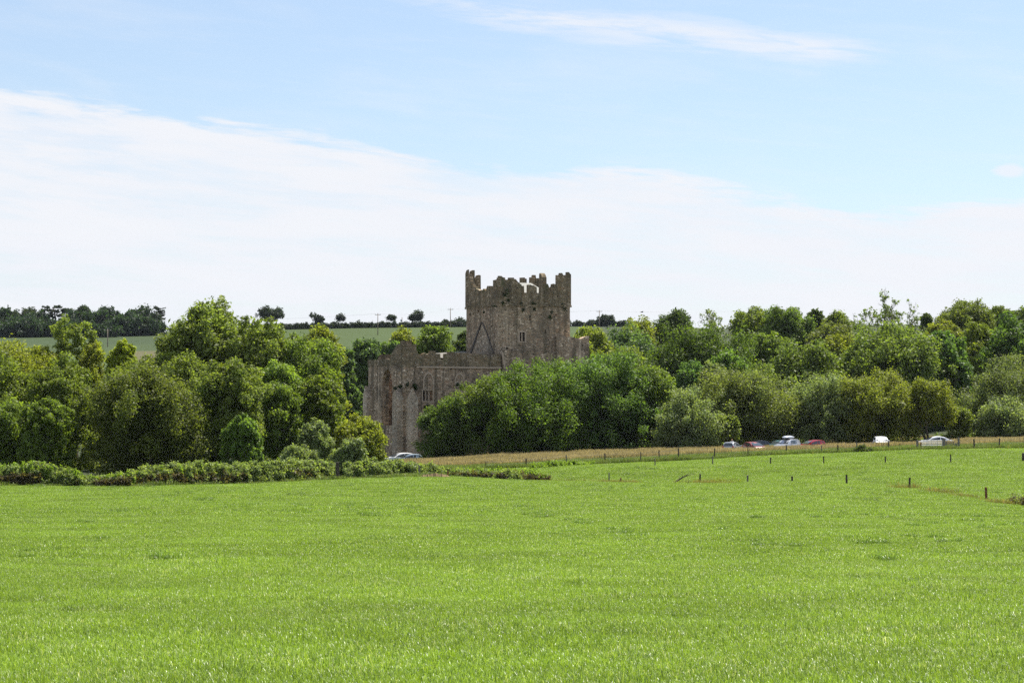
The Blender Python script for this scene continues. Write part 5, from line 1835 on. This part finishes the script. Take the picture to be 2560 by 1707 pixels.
# ------------------------------------------------------------------ fences
def post_mesh(h, w, lean, g, mb, x, y, zb, chamfer=True):
    lx, ly = lean
    tw = g.uniform(0, .7)
    c, s = math.cos(tw), math.sin(tw)
    vs_ = []
    lv = [(-.3, 1.0), (h * .5, .97), (h * .96, .93), (h, .8)]
    for z, k in lv:
        for (a, b) in ((-1, -1), (1, -1), (1, 1), (-1, 1)):
            q = w / 2 * k * g.uniform(.93, 1.07)
            dx, dy = a * q, b * q
            vs_.append((x + dx * c - dy * s + lx * z, y + dx * s + dy * c + ly * z, zb + z + (g.uniform(-.03, .03) if z == h else 0)))
    fs = [(3, 2, 1, 0), (12, 13, 14, 15)]
    for i in range(3):
        for j in range(4):
            fs.append((i * 4 + j, i * 4 + (j + 1) % 4, (i + 1) * 4 + (j + 1) % 4, (i + 1) * 4 + j))
    mb.add(vs_, fs)


def post(label, px, ytop, ybase, D, w, mat, group, seed):
    g = np.random.default_rng(seed)
    x = xat(px, D)
    z = gz(x, D)
    h = max(.45, at(px, ytop, D).z - z)
    mb = MB()
    post_mesh(h, w, (g.uniform(-.03, .03), g.uniform(-.03, .03)), g, mb, 0, 0, 0)
    o = mb.build('fence_post', M[mat], None, loc=(x, D, z))
    tag(o, label, 'post', group)
    return o


FP = 'front row of fence posts across the field'
front = [
    ('rust brown post nearest the right edge, tallest of the front row', 2463, 1217, 1255, 176, .135, 'post_red'),
    ('dark thick post left of the tallest rust brown post', 2272, 1193, 1224, 200, .135, 'post_dark'),
    ('brown post below the white saloon, third from the right of front row', 2115, 1186, 1208, 216, .13, 'post_dark'),
    ('short dark post below the white van, fourth from the right of front row', 1979, 1190, 1205, 226, .135, 'post_dark'),
    ('short greyish post among pale yellow weeds', 1868, 1187, 1204, 230, .13, 'post_grey'),
    ('dark post standing just right of the fallen branch', 1749, 1184, 1204, 232, .13, 'post_dark'),
    ('short orange brown post in the middle of the front row', 1551, 1194, 1210, 234, .125, 'post_red'),
    ('thin grey post beside the short orange brown post', 1522, 1181, 1207, 235, .10, 'post_grey'),
    ('small rust post beside the dark bramble bush', 1373, 1196, 1207, 236, .13, 'post_red'),
    ('rust brown post on the bare soil bank by the hedge', 1120, 1176, 1199, 233, .12, 'post_red'),
]
for i, (lb, px, yt, yb, D, w, mt) in enumerate(front):
    post(lb, px, yt, yb, D, w, mt, FP, 900 + i)
MPG = 'middle row of thin fence posts'
for i, (lb, px, yt, yb) in enumerate([
    ('faint thin post at the left end of the middle row', 1637, 1145, 1160), ('thin grey post below the silver hatchback', 1781, 1140, 1161), ('thin dark post below the people carrier', 1925, 1143, 1162),
    ('thin dark post below the gap right of the red hatchback', 2058, 1140, 1161), ('thin dark post below the lone white van', 2212, 1141, 1158), ('thin dark post below the gate', 2375, 1135, 1154), ('thick post cut by the right edge of the photo', 2556, 1132, 1152)]):
    post(lb, px, yt, yb, 258, .11 if i < 6 else .2, 'post_dark' if i not in (0, 1) else 'post_grey', MPG, 930 + i)
post('square dark wooden post at the gap in the long bramble hedge', 845, 1155, 1186, 225.5, .3, 'post_dark', None, 950)
post('pale thin post in front of the dark bramble hedge', 1048, 1163, 1184, 236, .12, 'post_grey', None, 951)


def rear_fence():
    root = empty('wire_fence', (xat(1900, 288), 288, gz(xat(1900, 288), 288)))
    tag(root, 'long post and wire fence between the pasture and the hay meadow', 'fence')
    L0 = Vector(root.location)
    g = np.random.default_rng(960)
    tops = []
    for px, yt in [(1214, 1155), (1315, 1146), (1416, 1136), (1512, 1133), (1601, 1129), (1647, 1125), (1696, 1120), (1785, 1120), (1869, 1116), (1965, 1112), (2053, 1114), (2094, 1112), (2141, 1105), (2220, 1101), (2434, 1097), (2496, 1095), (2559, 1092), (2640, 1090)]:
        D = float(REAR_Y(px)) - 2.2
        x = xat(px, D)
        z = gz(x, D)
        h = float(np.clip(at(px, yt, D).z - z, 1.0, 1.65))
        mb = MB()
        post_mesh(h, g.uniform(.10, .14), (g.uniform(-.04, .04), g.uniform(-.03, .03)), g, mb, 0, 0, 0)
        mb.build('post', M['post_grey' if g.uniform() < .5 else 'post_dark'], root, loc=Vector((x, D, z)) - L0)
        tops.append((px, Vector((x, D, z)), h))
    for f in (.88, .55, .25):
        mb = MB()
        for i in range(len(tops) - 1):
            if tops[i][0] == 2220:
                continue
            a = tops[i][1] + Vector((0, -.06, tops[i][2] * f)) - L0
            b = tops[i + 1][1] + Vector((0, -.06, tops[i + 1][2] * f)) - L0
            mid = (a + b) / 2 - Vector((0, 0, .03))
            mb.tube([a, mid, b], .007, 4, caps=False)
        mb.build('wire', M['wire'], root, fix=False)


rear_fence()


def gate():
    D = 289.0
    g = np.random.default_rng(970)
    p0 = Vector((xat(2301, D), D, gz(xat(2301, D), D)))
    root = empty('field_gate', p0)
    tag(root, 'galvanised metal bar gate in front of the white saloon', 'gate')
    Lg = xat(2354, D) - p0.x
    m = MB()
    for k in range(6):
        z = .18 + k * .19
        m.tube([(0, 0, z), (Lg, 0, z)], .038, 6)
    m.build('bars', M['metal'], root)
    m = MB()
    for xx in (0.0, Lg):
        m.tube([(xx, -.002, .1), (xx, -.002, 1.2)], .034, 6)
    m.build('frame', M['metal'], root)
    for f, sl in ((.27, -.08), (.5, 0), (.77, .0)):
        m = MB()
        m.tube([(Lg * f + sl, -.04, .14), (Lg * f - sl, -.04, 1.16)], .024, 6)
        m.build('brace', M['metal'], root)
    # smaller hurdle beyond the middle post
    q = Vector((xat(2364, D), D + .4, gz(xat(2364, D), D)))
    r2 = empty('hurdle', q)
    tag(r2, 'small slatted hurdle between two gate posts, right of the metal gate', 'hurdle')
    L2 = xat(2386, D) - q.x
    m = MB()
    for k in range(6):
        z = .12 + k * .15
        m.box(0, L2, -.02, .02, z, z + .07)
    m.build('slats', M['post_grey'], r2)
    m = MB()
    for xx in (.08, L2 - .08):
        m.box(xx - .04, xx + .04, -.061, -.021, .05, 1.0)
    m.build('uprights', M['post_grey'], r2)
    for lb, px, yt, w in (('left gate post of the metal gate', 2292, 1099, .2), ('slim rusty post at the hinge end of the metal gate', 2300.5, 1106, .12), ('thick middle gate post between gate and hurdle', 2358, 1097, .25), ('short stub post right of the hurdle', 2388, 1107, .16), ('tall weathered post at the right end of the hurdle', 2395, 1093, .2)):
        o = post(lb, px, yt, 1124, D - .15, w, 'post_grey' if 'rusty' not in lb else 'post_red', 'gate posts by the white saloon', int(px))


gate()


# ------------------------------------------------------------------ poles and lines
def pole(label, px, ytop, D, arm=True, small=False):
    x = xat(px, D)
    z = gz(x, D)
    h = at(px, ytop, D).z - z
    root = empty('utility_pole', (x, D, z))
    tag(root, label, 'pole', 'power line poles on the far hill')
    m = MB()
    m.tube([(0, 0, -.5), (0, 0, h)], [.19, .13], 8)
    m.build('pole', M['pole'], root, smooth=True)
    if arm:
        m = MB()
        m.box(-1.15, 1.15, -.08, .08, h - .55, h - .38)
        m.build('crossarm', M['pole'], root)
        m = MB()
        for xx in (-1.05, 0, 1.05):
            m.tube([(xx, 0, h - .38 if xx else h), (xx, 0, h - .05 if xx else h + .3)], .08, 6)
        m.build('insulators', M['metal'], root)
    elif small:
        m = MB()
        m.box(-.7, -.14, -.3, .3, h - 2.0, h - 1.0)
        m.build('transformer', M['metal'], root)
    return Vector((x, D, z + h))


P1 = pole('wooden power pole in the far field under the dark woodland', 269, 823, 870)
P2 = pole('tall power pole standing in front of the ridge hedge', 944.5, 784, 960)
P3 = pole('power pole rising above the ridge next to the tower', 1126, 771, 1030)
P4 = pole('short pole carrying a transformer on the ridge', 1005, 793, 1050, arm=False, small=True)
P5 = pole('power pole on the ridge right of the tower', 1498.5, 776, 1030)
P6 = pole('small distant pole right of the dark ridge trees', 1548, 799, 1050, arm=False)


def line(label, pts, sag):
    m = MB()
    o = pts[0]
    for a, b in zip(pts[:-1], pts[1:]):
        for off in (-1.05, 0, 1.05):
            q = []
            for i in range(13):
                t = i / 12
                p = a.lerp(b, t) - o
                p = p + Vector((off, 0, -.05 - sag * 4 * t * (1 - t)))
                q.append(p)
            m.tube(q, .008, 4, caps=False)
    ob = m.build('power_line', M['cable'], None, loc=o, fix=False)
    tag(ob, label, 'power line')


line('thin overhead wires running from the ridge poles behind the tower', [at(300, 800, 1000), P2, P3, P5, at(2000, 770, 1060)], 1.2)


# ------------------------------------------------------------------ small things
def fallen_branch():
    D = 233
    x = xat(1706, D)
    z = gz(x, D)
    g = np.random.default_rng(5)
    m = MB()
    k = D / F
    pts = [(-17 * k, 0, .10), (-9 * k, .1, .28), (0, 0, .52), (9 * k, -.1, .66), (17 * k, 0, .70)]
    m.tube(pts, [.10, .085, .07, .055, .02], 6)
    for i in range(7):
        a = Vector(pts[1 + i % 4])
        e = a + Vector((g.uniform(-.4, .7), g.uniform(-.4, .4), g.uniform(.1, .45)))
        m.tube([a, (a + e) / 2 + Vector((0, 0, .04)), e], [.03, .02, .008], 4)
    o = m.build('fallen_branch', M['bark'], None, loc=(x, D, z))
    tag(o, 'dark fallen branch lying in the grass by the front posts', 'branch')


fallen_branch()


def bank():
    D0 = 231
    m = MB()
    g = np.random.default_rng(6)
    n = 26
    top, bot, back = [], [], []
    for i in range(n):
        px = 1048 + (1128 - 1048) * i / (n - 1)
        f = math.sin(math.pi * i / (n - 1)) ** .5
        x = xat(px, D0)
        z = gz(x, D0)
        bot.append((x, D0 + g.uniform(-.12, .12), z - .05))
        top.append((x, D0 + .5 + g.uniform(-.15, .15), z + f * g.uniform(.32, .5)))
        back.append((x, D0 + 2.2, gz(x, D0 + 2.2) - .03))
    v = bot + top + back
    f = []
    for i in range(n - 1):
        f.append((i, i + 1, n + i + 1, n + i))
        f.append((n + i, n + i + 1, 2 * n + i + 1, 2 * n + i))
    m.add(v, f)
    o = m.build('soil_bank', M['soil'], None, fix=False)
    tag(o, kind='structure')


bank()


def hoop():
    D = 346
    x = xat(1063, D)
    z = gz(x, D)
    m = MB()
    pts = [(-.32, 0, -.2), (-.32, 0, 1.2), (-.22, 0, 1.55), (0, 0, 1.72), (.25, 0, 1.75), (.55, 0, 1.70)]
    h = at(1063, 1131, D).z - z
    k = h / 1.75
    m.tube([(p[0] * 1.2, p[1], p[2] * k) for p in pts], .05, 8)
    o = m.build('bent_rail', M['hoop'], None, loc=(x, D, z), smooth=True)
    tag(o, 'bent white metal rail beside the abbey wall and thicket', 'rail')


hoop()


def bird():
    p = at(1605, 780.5, 300)
    root = empty('bird', p, R(20))
    tag(root, 'small dark bird flying above the trees right of the tower', 'bird')
    me = bpy.data.meshes.new('body')
    V = [(-.24, 0, .0), (-.12, .0, .0), (.0, 0, .01), (.12, 0, .03), (.19, 0, .045)]
    m = MB()
    m.tube(V, [.012, .04, .058, .042, .012], 8)
    # tail and wings, thick enough to be solid
    for s in (1, -1):
        w = [(.08, s * .03, .02), (.10, s * .18, .10), (.02, s * .36, .13), (-.05, s * .34, .125), (-.08, s * .16, .085), (-.07, s * .03, .015)]
        n = len(w)
        m.add(w + [(a, b, c - .012) for a, b, c in w], [tuple(range(n)), tuple(reversed(range(n, 2 * n)))] + [(i, (i + 1) % n, n + (i + 1) % n, n + i) for i in range(n)])
    t = [(-.2, .015, 0), (-.36, .06, 0), (-.36, -.06, 0), (-.2, -.015, 0)]
    m.add(t + [(a, b, c - .012) for a, b, c in t], [(0, 1, 2, 3), (7, 6, 5, 4), (0, 4, 5, 1), (1, 5, 6, 2), (2, 6, 7, 3), (3, 7, 4, 0)])
    m.build('body', M['feather'], root, smooth=False)


bird()


def person():
    D = 322.5
    x = xat(1829, D)
    z = gz(x, D)
    H = 1.76
    root = empty('person', (x, D, z), R(15))
    tag(root, 'person in a white top standing behind the silver hatchback', 'person')

    def skin(name, verts, edges, rad, mat, lvl=2):
        me = bpy.data.meshes.new(name)
        me.from_pydata(verts, edges, [])
        o = link(name, me, M[mat], root)
        sk = o.modifiers.new('skin', 'SKIN')
        for i, r in enumerate(rad):
            me.skin_vertices[0].data[i].radius = (r, r) if not hasattr(r, '__len__') else r
        me.skin_vertices[0].data[0].use_root = True
        ss = o.modifiers.new('sub', 'SUBSURF')
        ss.levels = ss.render_levels = lvl
        me.polygons.foreach_set('use_smooth', [True] * len(me.polygons))
        return o
    # one continuous body: pelvis root, spine, neck, head, arms, legs
    V = [(0, 0, .93), (0, 0, 1.12), (0, -.01, 1.36), (0, 0, 1.47), (0, -.01, 1.55), (0, -.03, 1.64), (0, -.02, 1.71),
         (.17, 0, 1.39), (.24, -.02, 1.12), (.25, -.16, .95), (.25, -.24, .90), (-.17, 0, 1.39), (-.24, -.02, 1.12), (-.24, -.18, .98), (-.24, -.26, .94),
         (.09, 0, .88), (.10, -.01, .48), (.10, .02, .09), (.10, -.14, .04), (-.09, 0, .88), (-.10, -.01, .48), (-.10, .02, .09), (-.10, -.14, .04)]
    E = [(0, 1), (1, 2), (2, 3), (3, 4), (4, 5), (5, 6), (2, 7), (7, 8), (8, 9), (9, 10), (2, 11), (11, 12), (12, 13), (13, 14), (0, 15), (15, 16), (16, 17), (17, 18), (0, 19), (19, 20), (20, 21), (21, 22)]
    rad = [(.15, .11), (.14, .10), (.15, .10), .055, .075, .09, .06, .06, .047, .036, .03, .06, .047, .036, .03, .085, .06, .042, .035, .085, .06, .042, .035]
    skin('body', V, E, rad, 'skin')
    skin('shirt', [(0, 0, .95), (0, 0, 1.14), (0, -.01, 1.36), (0, 0, 1.45), (.17, 0, 1.39), (.21, -.01, 1.24), (-.17, 0, 1.39), (-.21, -.01, 1.24)], [(0, 1), (1, 2), (2, 3), (2, 4), (4, 5), (2, 6), (6, 7)],
         [(.17, .13), (.16, .12), (.17, .12), .075, .08, .072, .08, .072], 'cloth')
    skin('trousers', [(0, 0, .94), (.09, 0, .86), (.10, -.01, .48), (.10, .02, .12), (-.09, 0, .86), (-.10, -.01, .48), (-.10, .02, .12)], [(0, 1), (1, 2), (2, 3), (0, 4), (4, 5), (5, 6)],
         [(.16, .125), .10, .075, .06, .10, .075, .06], 'jeans')
    skin('hair', [(0, .02, 1.70), (0, .05, 1.63), (0, .06, 1.54), (0, .06, 1.44)], [(0, 1), (1, 2), (2, 3)], [(.10, .10), (.105, .08), (.085, .06), (.05, .04)], 'hair')


person()

# ------------------------------------------------------------------ haze
HAZE_DENSITY = 0.000018
m = bpy.data.materials.new('haze')
m.use_nodes = True
t = NT(m.node_tree)
t.n.clear()
out = t.new('ShaderNodeOutputMaterial')
pv = t.new('ShaderNodeVolumePrincipled')
pv.inputs['Color'].default_value = rgb(0.78, 0.87, 1.0)
pv.inputs['Density'].default_value = HAZE_DENSITY
pv.inputs['Anisotropy'].default_value = 0.2
t.l.new(pv.outputs[0], out.inputs['Volume'])
mb = MB()
mb.box(-3300, 3300, -90, 6100, ZC - 60, ZC + 62)
hz = mb.build('haze', m, None)
tag(hz, kind='stuff')
